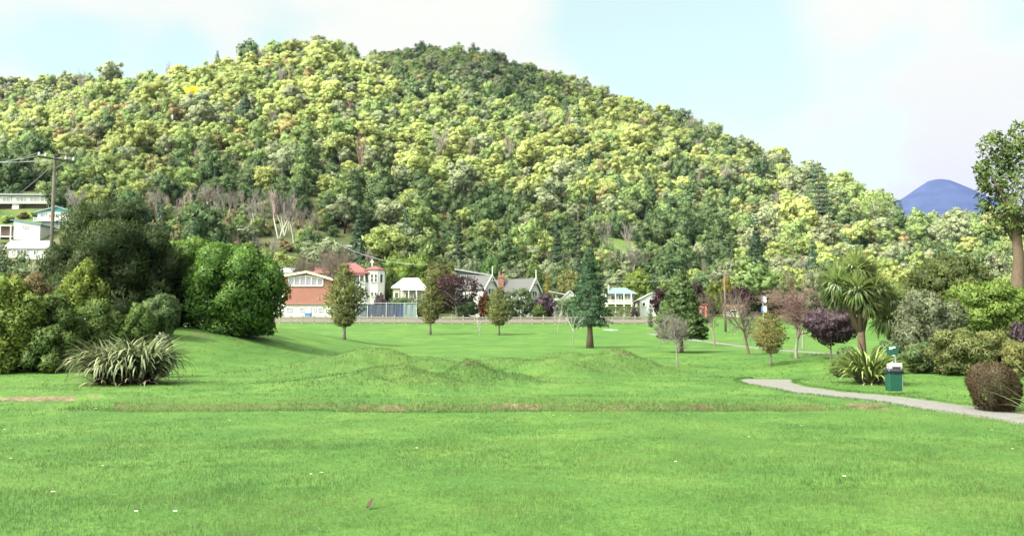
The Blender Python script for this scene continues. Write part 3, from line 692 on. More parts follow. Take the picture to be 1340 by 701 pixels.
gy = np.concatenate([-np.geomspace(20, 480, 10)[::-1], np.arange(-18, 5, 2), np.arange(5, 18, .2), np.arange(18, 21.8, .07), np.arange(21.8, 45, .2), np.arange(45, 112.01, .6)])
gy2 = np.concatenate([[gy[-1]], np.arange(112.8, 200, 2.0), np.arange(200, 640, 5), np.arange(640, 1200, 11), np.geomspace(1200, 8000, 20)])
def sheet(name, xs, ys, fz, mat):
    X, Y = np.meshgrid(xs, ys); Z = fz(X, Y)
    n = len(xs); i = (np.arange(len(ys) - 1)[:, None] * n + np.arange(n - 1)[None]).ravel()
    F = np.stack([i, i + 1, i + n + 1, i + n], 1)
    me = np_mesh(name, np.stack([X.ravel(), Y.ravel(), Z.ravel()], 1), [F], mat, smooth=True)
    return me, X.ravel(), Y.ravel(), Z
me, X, Y, Z = sheet('lawn', gx, gy, zground, lawn_material())
lawn = tag(link('lawn', me), kind='structure')
gzy = np.gradient(Z, axis=0) / np.gradient(np.meshgrid(gx, gy)[1], axis=0); gzx = np.gradient(Z, axis=1) / np.gradient(np.meshgrid(gx, gy)[0], axis=1)
slope = np.hypot(gzx, gzy).ravel()
pd = path_dist(X, Y)
inview = (Y > 6) & (Y < 60)
dirt = np.zeros(len(X)); rank = np.zeros(len(X))
stepz = (Y > 17.6) & (Y < 21.2) & (X > -8.6) & (X < 7.2)
dirt += stepz * np.clip((slope - .20) * 2.4, 0, .44) * np.clip(.8 + 1.9 * fbm(X * .8, Y * 0 + 2.2, 40, 3), 0, 1.5)
rank += stepz * np.clip((slope - .10) * 3.5, 0, .9)
dirt += ((X < -9.1) & (Y > 19.8) & (Y < 22.4)) * np.clip((slope - .05) * 3.5, 0, .5)
def blob(px, py, rx, ry, Y0=None):
    p = gpt(px, py) if Y0 is None else at(px, py, Y0); return np.exp(-((X - p[0]) / rx) ** 2 - ((Y - p[1]) / ry) ** 2)
dirt += .85 * blob(25, 524, .8, .13) + .55 * blob(85, 525, .35, .1)
dirt += .75 * blob(262, 438, .5, 1.6) + .55 * blob(272, 446, .3, .8) + .85 * blob(352, 424, .8, 1.0)
_b = at(612, 475, 27); dirt += .95 * np.exp(-((X - _b[0]) / .28) ** 2 - ((Y - 26.9) / .35) ** 2) + .3 * np.exp(-((X - _b[0] - .4) / .4) ** 2 - ((Y - 26.6) / .5) ** 2)
_b = at(808, 456, 37.5); dirt += .7 * np.exp(-((X - _b[0] - .3) / .7) ** 2 - ((Y - 37.2) / .7) ** 2)
dirt += .9 * blob(1140, 532, .42, .75) + .75 * blob(1120, 531, .3, .6)
dirt += .42 * (1 - sstep(0, .3, pd)) * (pd > -1)
dirt += .75 * blob(1310, 538, .9, .35)
mnd = sum(np.exp(-((X - m_[0]) / (m_[3] * 1.6)) ** 2 - ((Y - m_[1]) / (m_[4] * 1.6)) ** 2) for m_ in MOUNDS)
rank += np.clip(mnd, 0, 1) * .32 + sstep(12, 18, -X) * sstep(28, 40, Y) * (Y < 75) * .35
for nm, v in (('dirt', dirt), ('rank', rank)):
    a = me.attributes.new(nm, 'FLOAT', 'POINT'); a.data.foreach_set('value', np.clip(v, 0, 1).astype(np.float32))
me2, X2, Y2, Z2 = sheet('hillside', gx[(gx > -13000)], gy2, zground, hill_material())
hillside = tag(link('hillside', me2), kind='structure')
mead = np.zeros(len(X2)) + (Y2 < 121)
for px, py, rx, ry in ((35, 285, 11, 6), (800, 322, 8, 14), (950, 420, 12, 10), (1060, 428, 16, 12)):
    try: p = gpt(px, py)
    except ValueError: continue
    mead = np.maximum(mead, np.exp(-((X2 - p[0]) / rx) ** 2 - ((Y2 - p[1]) / ry) ** 2) * 1.4)
a = me2.attributes.new('meadow', 'FLOAT', 'POINT'); a.data.foreach_set('value', np.clip(mead, 0, 1).astype(np.float32))

# the gravel path, a strip lying in its bed
def strip(name, poly, hw, mat, lift, zf=zfield, across=5):
    n = len(poly); d = np.gradient(poly, axis=0); d = d / np.linalg.norm(d, axis=1, keepdims=True); s = np.stack([d[:, 1], -d[:, 0]], 1)
    V = []
    hw = np.broadcast_to(hw, (n,)) * (1 + .14 * fbm(np.arange(n) * .12, np.zeros(n), 77, 3))
    for k in range(across):
        t = -1 + 2 * k / (across - 1); p = poly + s * (hw * t)[:, None]
        V.append(np.stack([p[:, 0], p[:, 1], zf(p[:, 0], p[:, 1]) + lift + .02 * (1 - t * t)], 1))
    V = np.stack(V, 1).reshape(-1, 3); i = (np.arange(n - 1)[:, None] * across + np.arange(across - 1)[None]).ravel()
    return np_mesh(name, V, [np.stack([i, i + 1, i + across + 1, i + across], 1)], mat, smooth=True)
GRAVEL = plain('path gravel', (.15, .142, .135), .95, .1, noise=.34, scale=14, bump=.5)
tag(link('path', strip('path', PATHD, PATHW, GRAVEL, -.022)), kind='structure')
tag(link('path', strip('path', PATHD2, PATHW2, GRAVEL, -.022)), kind='structure')
# road behind the rail fence
ROADM = plain('road gravel', (.115, .098, .084), .95, .1, noise=.2, scale=3, bump=.3)
rx_ = np.stack([np.linspace(-75, 24, 120), np.full(120, 109.6)], 1)
tag(link('road', strip('road', rx_, 3.3, ROADM, .03)), kind='structure')

# the blue mountain beyond the valley
def mountain():
    Ym = 4200.0; pk = at(1228, 234, Ym); n = 90
    xs = np.linspace(-2600, 2600, 201); ys = np.linspace(-1500, 2500, 150); X_, Y_ = np.meshgrid(xs, ys)
    prof = np.array([(-1500, .2), (-900, .5), (-420, .74), (-280, .82), (-181, .88), (-119, .932), (-54, .985), (0, 1), (62, .98), (152, .918), (243, .845), (330, .78), (420, .7), (900, .4), (1500, .1)])
    ca, sa = Ym / math.hypot(Ym, pk[0]), pk[0] / math.hypot(Ym, pk[0])      # its broad side faces the park
    xr, yr = (X_ * ca - Y_ * sa) / ca, X_ * sa + Y_ * ca
    r = np.hypot(xr, yr * .9); sx = np.where(r < 1e-6, 0, xr / np.maximum(r, 1e-6))
    pos = np.interp(r, prof[7:, 0], prof[7:, 1]); neg = np.interp(-r, prof[:8, 0], prof[:8, 1])
    w = (sx + 1) / 2; h = pos * w + neg * (1 - w)
    z = h * pk[2] + 14 * fbm(X_ / 260, Y_ / 260, 51, 4) * sstep(80, 500, r)
    z = np.maximum(z, -20)
    V = np.stack([X_.ravel() + pk[0], Y_.ravel() + Ym, z.ravel()], 1); k = len(xs)
    i = (np.arange(len(ys) - 1)[:, None] * k + np.arange(k - 1)[None]).ravel()
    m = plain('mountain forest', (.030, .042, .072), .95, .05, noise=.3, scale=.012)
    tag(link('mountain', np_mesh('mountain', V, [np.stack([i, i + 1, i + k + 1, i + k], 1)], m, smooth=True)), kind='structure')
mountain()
def haze():
    m = MB(); m.box(-6100, 6100, -560, 8200, -24, 840); mat = bpy.data.materials.new('haze'); mat.use_nodes = True; nt = mat.node_tree; nt.nodes.clear()
    o = nt.nodes.new('ShaderNodeOutputMaterial'); v = nt.nodes.new('ShaderNodeVolumePrincipled'); v.inputs['Color'].default_value = HAZE[1] + (1,); v.inputs['Density'].default_value = HAZE[0]; v.inputs['Anisotropy'].default_value = .0
    nt.links.new(v.outputs[0], o.inputs['Volume']); tag(m.build('haze', mat), 'thin pale blue haze in the air of the valley', kind='stuff')
HAZE = (6.0e-5, (.085, .115, .46))
haze()
def cloud(region, label, seed, zc=1010.0, thin=.64):
    """a thin flat cloud high on the sun's side: its shadow lies over the given stretch of ground"""
    d = Vector(skydir(SUN_AZ, SUN_EL)); s = 12.0
    (x0, x1), (y0, y1), zg, edge = region; t = (zc - zg) / d.z; ox, oy = d.x * t, d.y * t
    xs = np.arange(x0 - 60, x1 + 60, s); ys = np.arange(y0 - 60, y1 + 60, s); X_, Y_ = np.meshgrid(xs, ys)
    m = np.minimum(np.minimum(X_ - x0, x1 - X_), np.minimum(Y_ - y0, y1 - Y_)) / edge + .55 + 1.3 * fbm(X_ / 90, Y_ / 90, seed, 4)
    h = np.maximum(m, 0); h = 22 * np.sqrt(np.minimum(h, 2.5)) * (1 + .5 * fbm(X_ / 30, Y_ / 30, seed + 5, 3)); inside = m > 0; ny, nx = X_.shape
    top = np.stack([X_ + ox, Y_ + oy, zc + h], 2).reshape(-1, 3); bot = np.stack([X_ + ox, Y_ + oy, zc - h * .35 - .1], 2).reshape(-1, 3); n = len(top)
    i = (np.arange(ny - 1)[:, None] * nx + np.arange(nx - 1)[None]); any_ = inside[:-1, :-1] | inside[1:, :-1] | inside[:-1, 1:] | inside[1:, 1:]; i = i[any_]
    q = np.stack([i, i + 1, i + nx + 1, i + nx], 1); F = np.concatenate([q, q[:, ::-1] + n])
    used = np.unique(F); re = np.full(2 * n, -1); re[used] = np.arange(len(used))
    mat, nt, N, L = newmat('cloud'); o = N('ShaderNodeOutputMaterial'); df = N('ShaderNodeBsdfTranslucent'); df.inputs[0].default_value = (.9, .9, .9, 1); tr = N('ShaderNodeBsdfTransparent'); mx_ = N('ShaderNodeMixShader'); mx_.inputs[0].default_value = 1 - thin
    L(tr.outputs[0], mx_.inputs[1]); L(df.outputs[0], mx_.inputs[2]); L(mx_.outputs[0], o.inputs[0])
    tag(link('cloud', np_mesh('cloud', np.concatenate([top, bot])[used], [re[F]], mat, smooth=True)), label, kind='stuff')
cloud(((-420, 330), (-140, 195), 20, 40), 'thin cloud added out of view to shade the lawn and the foot of the hill', 71)  # both sheets are unseen, put in for the shade they throw
cloud(((-75, 40), (400, 640), 150, 30), 'small thin cloud added out of view to shade the gully between the two summits', 79, thin=.5)

# ------------------------------------------------------------------ forest on the hills
def forest_kinds():
    kinds = {}
    def add(kind, me): kinds.setdefault(kind, []).append(me)
    def round_tree(kind, W, H, lo, nl, n, leaf, bark='grey', **k):
        r = rg(); lb = crown_lobes(W, H, lo, nl, r, k.pop('lr', .29), k.pop('flat', .75), irr=.5)
        P, N, kk = lobe_points(lb, n, r, shell=.7, upbias=.35); V, q, NN = leaf_quads(P, N, leaf, r, aspect=.75, spread=.9, nblend=.74); T = tints(kk, P, r, .4, 1.5)
        mb = trunk_mb(H * .6, .16, rng=r, limbs=[(H * .3, r.uniform(0, 6), W * .25, H * .2), (H * .25, r.uniform(0, 6), W * .25, H * .25)], n=5)
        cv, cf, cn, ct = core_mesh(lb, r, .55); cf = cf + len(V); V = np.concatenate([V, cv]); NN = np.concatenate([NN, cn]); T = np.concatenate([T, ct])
        tv = np.array(mb.V); tf = [f for f in mb.F if len(f) == 4]
        F2 = np.array(tf) + len(V)
        me = np_mesh('forest tree', np.concatenate([V, tv]), [q, F2, cf], [LM[kind], BARK[bark]], np.concatenate([NN, nrm(tv - np.array([0, 0, H * .3]))]), np.concatenate([T, np.zeros(len(tv))]), np.concatenate([np.zeros(len(q), int), np.ones(len(F2), int), np.zeros(len(cf), int)]))
        add(k.get('as_', kind), me)
    for i in range(3): round_tree('yellow green', 6.6, 7.2, .12, 15 + i, 1500, .37)
    for i in range(3): round_tree('mid green', 6.6, 7.0, .08, 14 + i, 1500, .37)
    for i in range(2): round_tree('grey green', 6.2, 7.5, .15, 16, 1400, .36)
    for i in range(2): round_tree('dark green', 6.4, 7.6, .05, 15, 1500, .36)
    for i in range(2): round_tree('olive brown', 5.6, 5.4, .05, 13, 1200, .36)
    for i in range(2):
        r = rg(); me, S = conifer_mesh('forest tree', 10.5, 4.6, .06, 17, .55, LM['pine'], r, dens=6.5, per=8, droop=.2); add('pine', me)
    for i, (tw, bk) in enumerate((('grey twig', 'pale'), ('red twig', 'pale'))):
        r = rg(); sg = branch_segments(8.5, r, 3, .42, r0=.13, up=.8, len0=4.6); me = seg_mesh('forest tree', sg, LM[tw], 3, .022); add('bare', me)
    return kinds
KIND = forest_kinds()
KIND_NAMES = [(k, i) for k in KIND for i in range(len(KIND[k]))]
frng = np.random.default_rng(7)
CLEAR = []     # x, y, r: no forest here
for px, py, r_ in ((5, 364, 8), (30, 364, 8), (55, 362, 8), (30, 344, 6), (55, 344, 5), (8, 350, 5), (20, 290, 7), (52, 290, 6), (0, 320, 7), (40, 318, 6), (75, 305, 6), (40, 264, 7), (80, 266, 7), (0, 264, 7), (802, 322, 7), (457, 334, 7), (225, 166, 5)):
    try: p = gpt(px, py); CLEAR.append((p[0], p[1], r_))
    except ValueError: pass
def forest_points():
    pts = []
    for y0, y1, s in ((122, 330, 3.9), (330, 600, 4.4), (600, 800, 5.6), (800, 1050, 7.5)):
        xs = np.arange(-y1 * .66 - 20, y1 * .66 + 20, s); ys = np.arange(y0, y1, s)
        X_, Y_ = np.meshgrid(xs, ys); X_ = X_.ravel() + frng.uniform(-.48, .48, X_.size) * s; Y_ = Y_.ravel() + frng.uniform(-.48, .48, Y_.size) * s
        m = np.abs(X_ / Y_) < .64; X_, Y_ = X_[m], Y_[m]
        pts.append(np.stack([X_, Y_, zfield(X_, Y_), np.full(len(X_), min(s / 4.9, 1.15))], 1))
    P = np.concatenate(pts)
    m = np.ones(len(P), bool)
    for x, y, r in CLEAR: m &= np.hypot(P[:, 0] - x, P[:, 1] - y) > r
    # open strip of gardens and houses at the foot of the hill
    foot = (P[:, 1] < 136) & (P[:, 0] > -45) & (P[:, 0] < 26)
    m &= ~foot
    m &= ~((P[:, 1] < 128)); P = P[m]
    # hidden ones need not be built
    top = P[:, 2] + 8; vis = np.ones(len(P), bool)
    for f in np.linspace(.25, .985, 46):
        x, y = P[:, 0] * f, P[:, 1] * f; zl = CAMZ + (top + 3 - CAMZ) * f
        vis &= zfield(x, y) + np.where(y > 150, 3.0, 0) < zl + 3
    return P[vis]
FP = forest_points()
fpx, fpy = project(FP[:, 0], FP[:, 1], FP[:, 2] + 4)
def in_poly(px, py, poly):
    c = np.zeros(len(px), bool); n = len(poly)
    for i in range(n):
        x1, y1 = poly[i]; x2, y2 = poly[(i + 1) % n]
        c ^= ((y1 > py) != (y2 > py)) & (px < (x2 - x1) * (py - y1) / (y2 - y1 + 1e-9) + x1)
    return c
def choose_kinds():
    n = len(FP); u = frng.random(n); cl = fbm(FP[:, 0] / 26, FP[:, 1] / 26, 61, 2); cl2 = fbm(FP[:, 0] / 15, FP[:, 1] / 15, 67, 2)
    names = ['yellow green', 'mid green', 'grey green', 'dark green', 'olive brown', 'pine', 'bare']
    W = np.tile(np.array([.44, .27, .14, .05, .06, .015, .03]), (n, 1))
    gully = in_poly(fpx, fpy, [(495, 55), (690, 55), (720, 110), (690, 170), (690, 225), (640, 205), (560, 150), (500, 100)]); W[gully] = (.07, .38, .22, .26, .05, .0, .03)  # shade of the gully is put into the tree mix: fewer pale, more dark
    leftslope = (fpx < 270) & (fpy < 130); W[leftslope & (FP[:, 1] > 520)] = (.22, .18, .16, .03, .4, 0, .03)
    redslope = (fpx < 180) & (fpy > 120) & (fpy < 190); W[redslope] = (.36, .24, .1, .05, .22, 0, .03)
    low = sstep(190, 268, fpy + .03 * np.abs(fpx - 650)) * ((fpx < 960)); lowW = np.array([.05, .27, .12, .40, .05, .05, .06])  # darker trees grow low down; their share also stands in for shade there
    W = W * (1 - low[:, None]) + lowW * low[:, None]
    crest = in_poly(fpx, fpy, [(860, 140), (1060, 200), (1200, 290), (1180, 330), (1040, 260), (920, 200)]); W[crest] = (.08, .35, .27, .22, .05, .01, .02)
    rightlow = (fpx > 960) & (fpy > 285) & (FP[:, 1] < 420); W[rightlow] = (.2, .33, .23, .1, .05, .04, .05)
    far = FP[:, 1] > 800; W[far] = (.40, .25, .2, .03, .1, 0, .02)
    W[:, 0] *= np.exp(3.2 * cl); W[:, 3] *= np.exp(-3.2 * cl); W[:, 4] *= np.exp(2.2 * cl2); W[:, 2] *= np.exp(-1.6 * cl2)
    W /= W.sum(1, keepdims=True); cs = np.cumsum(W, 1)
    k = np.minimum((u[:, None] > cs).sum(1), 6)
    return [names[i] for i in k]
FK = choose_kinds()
fscale = FP[:, 3] * (.55 + .85 * frng.random(len(FP)) ** 1.3) * (1 + .5 * (frng.random(len(FP)) < .12)); fscale = np.where(np.array(FK) == 'pine', fscale * .95, fscale)
# only low scrub grows below the pale bare stems on the lower hill
fbx, fby = project(FP[:, 0], FP[:, 1], FP[:, 2])
scrub = (fbx > 178) & (fbx < 428) & (fby > 281 + (fbx > 350) * 6) & (fby < 328)
fscale = np.where(scrub, fscale * .62, fscale); FK = [('olive brown', 'mid green', 'olive brown')[i % 3] if scrub[i] and k in ('pine', 'bare', 'dark green') else k for i, k in enumerate(FK)]
frot = frng.uniform(0, 6.283, len(FP)); fvar = np.array([frng.integers(0, len(KIND[k])) for k in FK])
# the 290 that show largest are trees of their own, the rest is one mass
hidden = ((fpx < 390) & (fpy > 262 + np.abs(fpx - 150) * .12) & (fpx > 55)) | (fpx < -10) | (fpx > 1350) | ((fpx > 1085) & (fpy > 300)) | (fpy > 420)
size = fscale / FP[:, 1] * np.where(hidden, 0, 1)
own = np.argsort(-size)[:290]; ownset = np.zeros(len(FP), bool); ownset[own] = True
LOOK = {'yellow green': 'rounded yellow-green tree', 'mid green': 'rounded mid-green tree', 'grey green': 'greyish-green broadleaf tree', 'dark green': 'dense dark green tree', 'olive brown': 'low olive-brown bush', 'pine': 'dark pointed pine', 'bare': 'leafless grey-stemmed tree'}
def zone(px, py):
    h = 'low down' if py > 322 else ('a little way up' if py > 285 else 'further up')
    for x, w in ((100, 'the hillside houses'), (235, 'the big dark tree'), (345, 'the bright green tree'), (430, 'the brick hall'), (505, 'the red-roofed villa'), (565, 'the white-roofed house'), (640, 'the purple-leaved tree'), (715, 'the grey gabled villas'), (790, 'the tall field pine'), (850, 'the turquoise-roofed house'), (925, 'the dark green conifer'), (1060, 'the bare red-twigged trees'), (1180, 'the cabbage tree')):
        if px < x: return f'{h} the hill behind {w}'
    return f'{h} the hill behind the round olive tree'
_made = {}
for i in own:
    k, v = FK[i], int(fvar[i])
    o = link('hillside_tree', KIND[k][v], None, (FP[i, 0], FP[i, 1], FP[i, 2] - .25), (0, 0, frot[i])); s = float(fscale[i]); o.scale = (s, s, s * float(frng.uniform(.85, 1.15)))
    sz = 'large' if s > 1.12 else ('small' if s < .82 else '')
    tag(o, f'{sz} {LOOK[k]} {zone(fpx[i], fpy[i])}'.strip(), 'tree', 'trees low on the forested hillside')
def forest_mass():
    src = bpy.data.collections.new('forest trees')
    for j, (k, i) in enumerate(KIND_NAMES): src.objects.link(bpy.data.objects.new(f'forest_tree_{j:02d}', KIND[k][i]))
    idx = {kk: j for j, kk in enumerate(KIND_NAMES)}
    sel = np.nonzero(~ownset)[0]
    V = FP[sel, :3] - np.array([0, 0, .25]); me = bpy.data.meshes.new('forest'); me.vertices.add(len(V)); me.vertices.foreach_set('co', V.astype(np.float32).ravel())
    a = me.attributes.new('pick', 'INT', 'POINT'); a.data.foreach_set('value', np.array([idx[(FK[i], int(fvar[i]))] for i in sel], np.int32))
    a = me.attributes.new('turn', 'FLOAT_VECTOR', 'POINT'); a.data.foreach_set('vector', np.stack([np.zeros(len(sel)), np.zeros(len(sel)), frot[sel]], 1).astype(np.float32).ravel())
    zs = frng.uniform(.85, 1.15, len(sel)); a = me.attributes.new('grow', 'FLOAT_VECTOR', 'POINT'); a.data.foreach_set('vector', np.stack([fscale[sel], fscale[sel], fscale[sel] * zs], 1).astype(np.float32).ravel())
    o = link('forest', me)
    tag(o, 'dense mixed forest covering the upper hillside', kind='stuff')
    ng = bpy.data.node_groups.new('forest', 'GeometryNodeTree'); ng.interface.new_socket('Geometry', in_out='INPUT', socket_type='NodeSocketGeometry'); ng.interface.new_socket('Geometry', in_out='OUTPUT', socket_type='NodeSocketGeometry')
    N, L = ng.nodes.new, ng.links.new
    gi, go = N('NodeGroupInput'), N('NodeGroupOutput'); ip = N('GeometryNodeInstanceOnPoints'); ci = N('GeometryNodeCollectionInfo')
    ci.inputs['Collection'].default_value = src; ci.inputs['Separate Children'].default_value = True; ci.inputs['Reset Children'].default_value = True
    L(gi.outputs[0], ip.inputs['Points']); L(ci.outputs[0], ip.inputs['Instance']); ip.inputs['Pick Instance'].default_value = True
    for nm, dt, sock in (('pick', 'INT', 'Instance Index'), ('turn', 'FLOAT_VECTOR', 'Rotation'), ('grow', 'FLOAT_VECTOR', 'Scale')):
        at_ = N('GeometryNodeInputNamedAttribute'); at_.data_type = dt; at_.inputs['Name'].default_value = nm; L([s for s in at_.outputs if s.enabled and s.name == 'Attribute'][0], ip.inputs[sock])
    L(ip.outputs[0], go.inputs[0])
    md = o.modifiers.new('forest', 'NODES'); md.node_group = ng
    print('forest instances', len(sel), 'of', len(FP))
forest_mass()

# ------------------------------------------------------------------ buildings
class PB(MB):
    """same, with the numbers scaled by k at the end (k = metres per photograph pixel at the house)"""
    def __init__(s, k): super().__init__(); s.k = k
    def mesh(s, name, mat, smooth=False):
        s.V = [(a * s.k, b * s.k, c * s.k) for a, b, c in s.V]; return super().mesh(name, mat, smooth)
WHITE = plain('white paint', (.50, .495, .475), .55, .3, noise=.05, scale=1.5)
CREAM = plain('cream paint', (.40, .375, .29), .55, .3, noise=.06, scale=1.5)
BOARDS = striped('white weatherboards', (.48, .475, .46), (.34, .34, .33), .18, 'Z', .55)
CREAMB = striped('cream weatherboards', (.36, .32, .235), (.26, .23, .17), .2, 'Z', .55)
BRICK = striped('red brick', (.25, .058, .040), (.27, .20, .17), 0, brick=(.24, .086), scale_n=1.1)
BRICK2 = plain('pale brick band', (.26, .12, .10), .8, .2, noise=.1, scale=2)
CHIMB = striped('chimney brick', (.24, .06, .035), (.26, .20, .17), 0, brick=(.24, .086), scale_n=2)
REDROOF = striped('red roofing iron', (.20, .075, .07), (.15, .058, .053), .3, 'X', .5, .2)
GREYROOF = striped('grey roof slates', (.085, .083, .082), (.055, .055, .055), .22, 'Z', .7, .16)
PALEROOF = striped('pale grey roofing iron', (.27, .285, .30), (.20, .215, .23), .3, 'X', .45, .2)
WHITEROOF = striped('white roofing iron', (.48, .48, .47), (.38, .38, .37), .3, 'X', .5, .15)
TEALROOF = striped('turquoise roofing iron', (.15, .23, .235), (.11, .175, .18), .3, 'X', .45, .18)
TEAL = plain('turquoise paint', (.06, .25, .25), .5, .3, noise=.06, scale=2)
BLUEP = plain('blue paint', (.08, .16, .34), .5, .3, noise=.08, scale=2)
RUST = plain('rusty iron', (.17, .095, .065), .8, .2, noise=.25, scale=2)
REDP = plain('faded red paint', (.45, .12, .10), .7, .2, noise=.12, scale=2)
CONC = plain('concrete', (.42, .40, .37), .85, .2, noise=.12, scale=2.5)
TIMBER = plain('weathered timber', (.22, .195, .165), .85, .15, noise=.22, scale=5, bump=.2)
TIMBERD = plain('grey timber pole', (.10, .088, .076), .85, .15, noise=.25, scale=5, bump=.2)
METAL = plain('galvanised steel', (.42, .43, .44), .4, .5, .6, noise=.08, scale=6)
WIRE = plain('wire', (.22, .22, .23), .5, .4, .3)
DARK = plain('dark interior', (.03, .03, .035), .8, .2)
CERAMIC = plain('white porcelain', (.55, .55, .55), .25, .5)
def glass(name, col):
    m, nt, N, L = newmat(name); o = N('ShaderNodeOutputMaterial'); b = N('ShaderNodeBsdfPrincipled'); L(b.outputs[0], o.inputs[0])
    b.inputs['Base Color'].default_value = col + (1,); b.inputs['Roughness'].default_value = .06; b.inputs['Specular IOR Level'].default_value = .6; return m
GLASS = glass('window glass', (.025, .03, .035)); GLASSP = glass('tinted window glass', (.16, .15, .20)); GLASSB = glass('pale window glass', (.2, .23, .26))

def window(t, k, x0, x1, z0, z1, y, frame=WHITE, gl=GLASS, nx=1, nz=1, w=.9, dep=1.2, side=None, arr=None):
    """a framed window on a wall facing -y: frame stands proud, the pane lies inside it"""
    f = PB(k); p = PB(k)
    f.box(x0, x1, y - dep, y + .3, z0, z0 + w); f.box(x0, x1, y - dep, y + .3, z1 - w, z1)
    xs = np.linspace(x0, x1 - w, nx + 1)
    for x in xs: f.box(x, x + w, y - dep + .05, y + .3, z0 + w, z1 - w)
    for z in np.linspace(z0, z1 - w, nz + 1)[1:-1]: f.box(x0 + w, x1 - w, y - dep + .1, y + .25, z, z + w * .7)
    p.box(x0 + w * .5, x1 - w * .5, y - dep * .45, y + .2, z0 + w * .5, z1 - w * .5)
    fo = f.build('window', frame, t); p.build('pane', gl, fo)
    return fo
def house_root(name, label, px, py, Y, cat='house', rotz=0.0, group=None, sink=.0):
    p = at(px, py, Y); p[2] = min(p[2], gz(p[0], Y) + 60)
    t = thing(name, label, cat, p, group, rotz)
    return t, Y / FPX, p[2] - gz(p[0], Y)
def gable_roof(k, x0, x1, y0, y1, ze, zr, over=1.5, th=1.0):
    """ridge along y, gables to front and back; eaves at ze, ridge at zr"""
    b = PB(k); xm = (x0 + x1) / 2; s = (zr - ze) / (xm - x0)
    for a, c in ((x0 - over, xm), (x1 + over, xm)):
        zl = ze - s * over
        b.slab([(a, y0 - over, zl), (c, y0 - over, zr), (c, y1 + over, zr), (a, y1 + over, zl)], th)
    return b
def ridge_x_roof(k, x0, x1, y0, y1, ze, zr, over=1.5, th=1.0):
    b = PB(k); ym = (y0 + y1) / 2; s = (zr - ze) / (ym - y0)
    for a in (y0 - over, y1 + over):
        zl = ze - s * over; b.slab([(x0 - over, a, zl), (x1 + over, a, zl), (x1 + over, ym, zr), (x0 - over, ym, zr)], th)
    return b
def hip_roof(k, x0, x1, y0, y1, ze, zr, rl, over=2.0):
    """hipped roof with a ridge rl long along x"""
    xm, ym = (x0 + x1) / 2, (y0 + y1) / 2; x0 -= over; x1 += over; y0 -= over; y1 += over
    b = PB(k); a, c = (xm - rl / 2, ym, zr), (xm + rl / 2, ym, zr)
    v = [(x0, y0, ze), (x1, y0, ze), (x1, y1, ze), (x0, y1, ze), a, c, (x0, y0, ze - .8), (x1, y0, ze - .8), (x1, y1, ze - .8), (x0, y1, ze - .8)]
    b.add(v, [(0, 1, 5, 4), (1, 2, 5), (2, 3, 4, 5), (3, 0, 4), (6, 7, 1, 0), (7, 8, 2, 1), (8, 9, 3, 2), (9, 6, 0, 3), (9, 8, 7, 6)])
    return b
def fin(k, x, y, z0, z1, w=.8):
    b = PB(k); b.box(x - w / 2, x + w / 2, y - w / 2, y + w / 2, z0, z1); b.box(x - w * 1.0, x + w * 1.0, y - w * .4, y + w * .4, z0 + (z1 - z0) * .6, z0 + (z1 - z0) * .6 + w * .9); return b

def brick_hall():
    t, k, f = house_root('brick_hall', 'low brick hall with white lower storey and six windows under its shallow gable', 401, 415, 117, 'hall')
    f = f / k + 4
    w = PB(k); w.prism([(-31, 18), (32.5, 18), (32.5, 50.5), (0, 59.5), (-31, 53.5)], 0, 95); w.build('brick_wall', BRICK, t)
    PB(k).box(-30.6, 32, -1.0, .4, 16.8, 19.6).build('sill_band', BRICK2, t)
    PB(k).box(-30, 31.5, 2.2, 94, -f, 17).build('lower_wall', WHITE, t)
    r = PB(k)
    r.slab([(-36, -5, 54.5), (-.2, -5, 60.8), (-.2, 100, 60.8), (-36, 100, 54.5)], 3.2); r.slab([(.2, -5, 60.8), (36, -5, 50.5), (36, 100, 50.5), (.2, 100, 60.8)], 3.2)
    r.build('roof', CREAM, t)
    # the window strip follows the roof line
    fr, pn = PB(k), PB(k); x0, x1 = -24, 21; n = 6
    top = lambda x: 55.2 - abs(x) * .09 - (x > 0) * x * .13
    fr.box(x0, x1, -1.4, .3, 40.5, 41.8)
    for i in range(n + 1): x = x0 + (x1 - x0) * i / n; fr.box(x - .55, x + .55, -1.3, .3, 41.8, top(x) - .1)
    for i in range(n):
        xa, xb = x0 + (x1 - x0) * i / n, x0 + (x1 - x0) * (i + 1) / n
        fr.prism([(xa, top(xa) - 1.1), (xb, top(xb) - 1.1), (xb, top(xb)), (xa, top(xa))], -1.5, .3)
    pn.prism([(x0, 41.2), (x1, 41.2), (x1, top(x1) - .4), (0, top(0) - .4), (x0, top(x0) - .4)], -.6, .2)
    fo = fr.build('window', WHITE, t); pn.build('pane', GLASSP, fo)
    for a, b in ((-10, -3), (-27, -19), (9, 12), (14.5, 21)): window(t, k, a, b, 7.5, 12.5, 2.2, WHITE, GLASSB, 1, w=.7)
    PB(k).box(1, 5.5, 1.2, 2.4, .2, 12).build('door', WHITE, t)
    # something blue standing at the wall
    t2, k2, f2 = house_root('wheelie_bin', 'blue bin standing against the white lower wall of the brick hall', 403, 415, 116.2, 'bin')
    b = PB(k2); b.prism([(-3.5, -f2 / k2), (3.5, -f2 / k2), (4, 4.5), (-4, 4.5)], -3, 3); b.build('bin_body', BLUEP, t2, bevel=.02); l = PB(k2); l.prism_x([(-3.4, 4.6), (3.4, 4.6), (3.0, 6.0), (-3.4, 5.4)], -4.2, 4.2); l.build('lid', BLUEP, t2)
brick_hall()

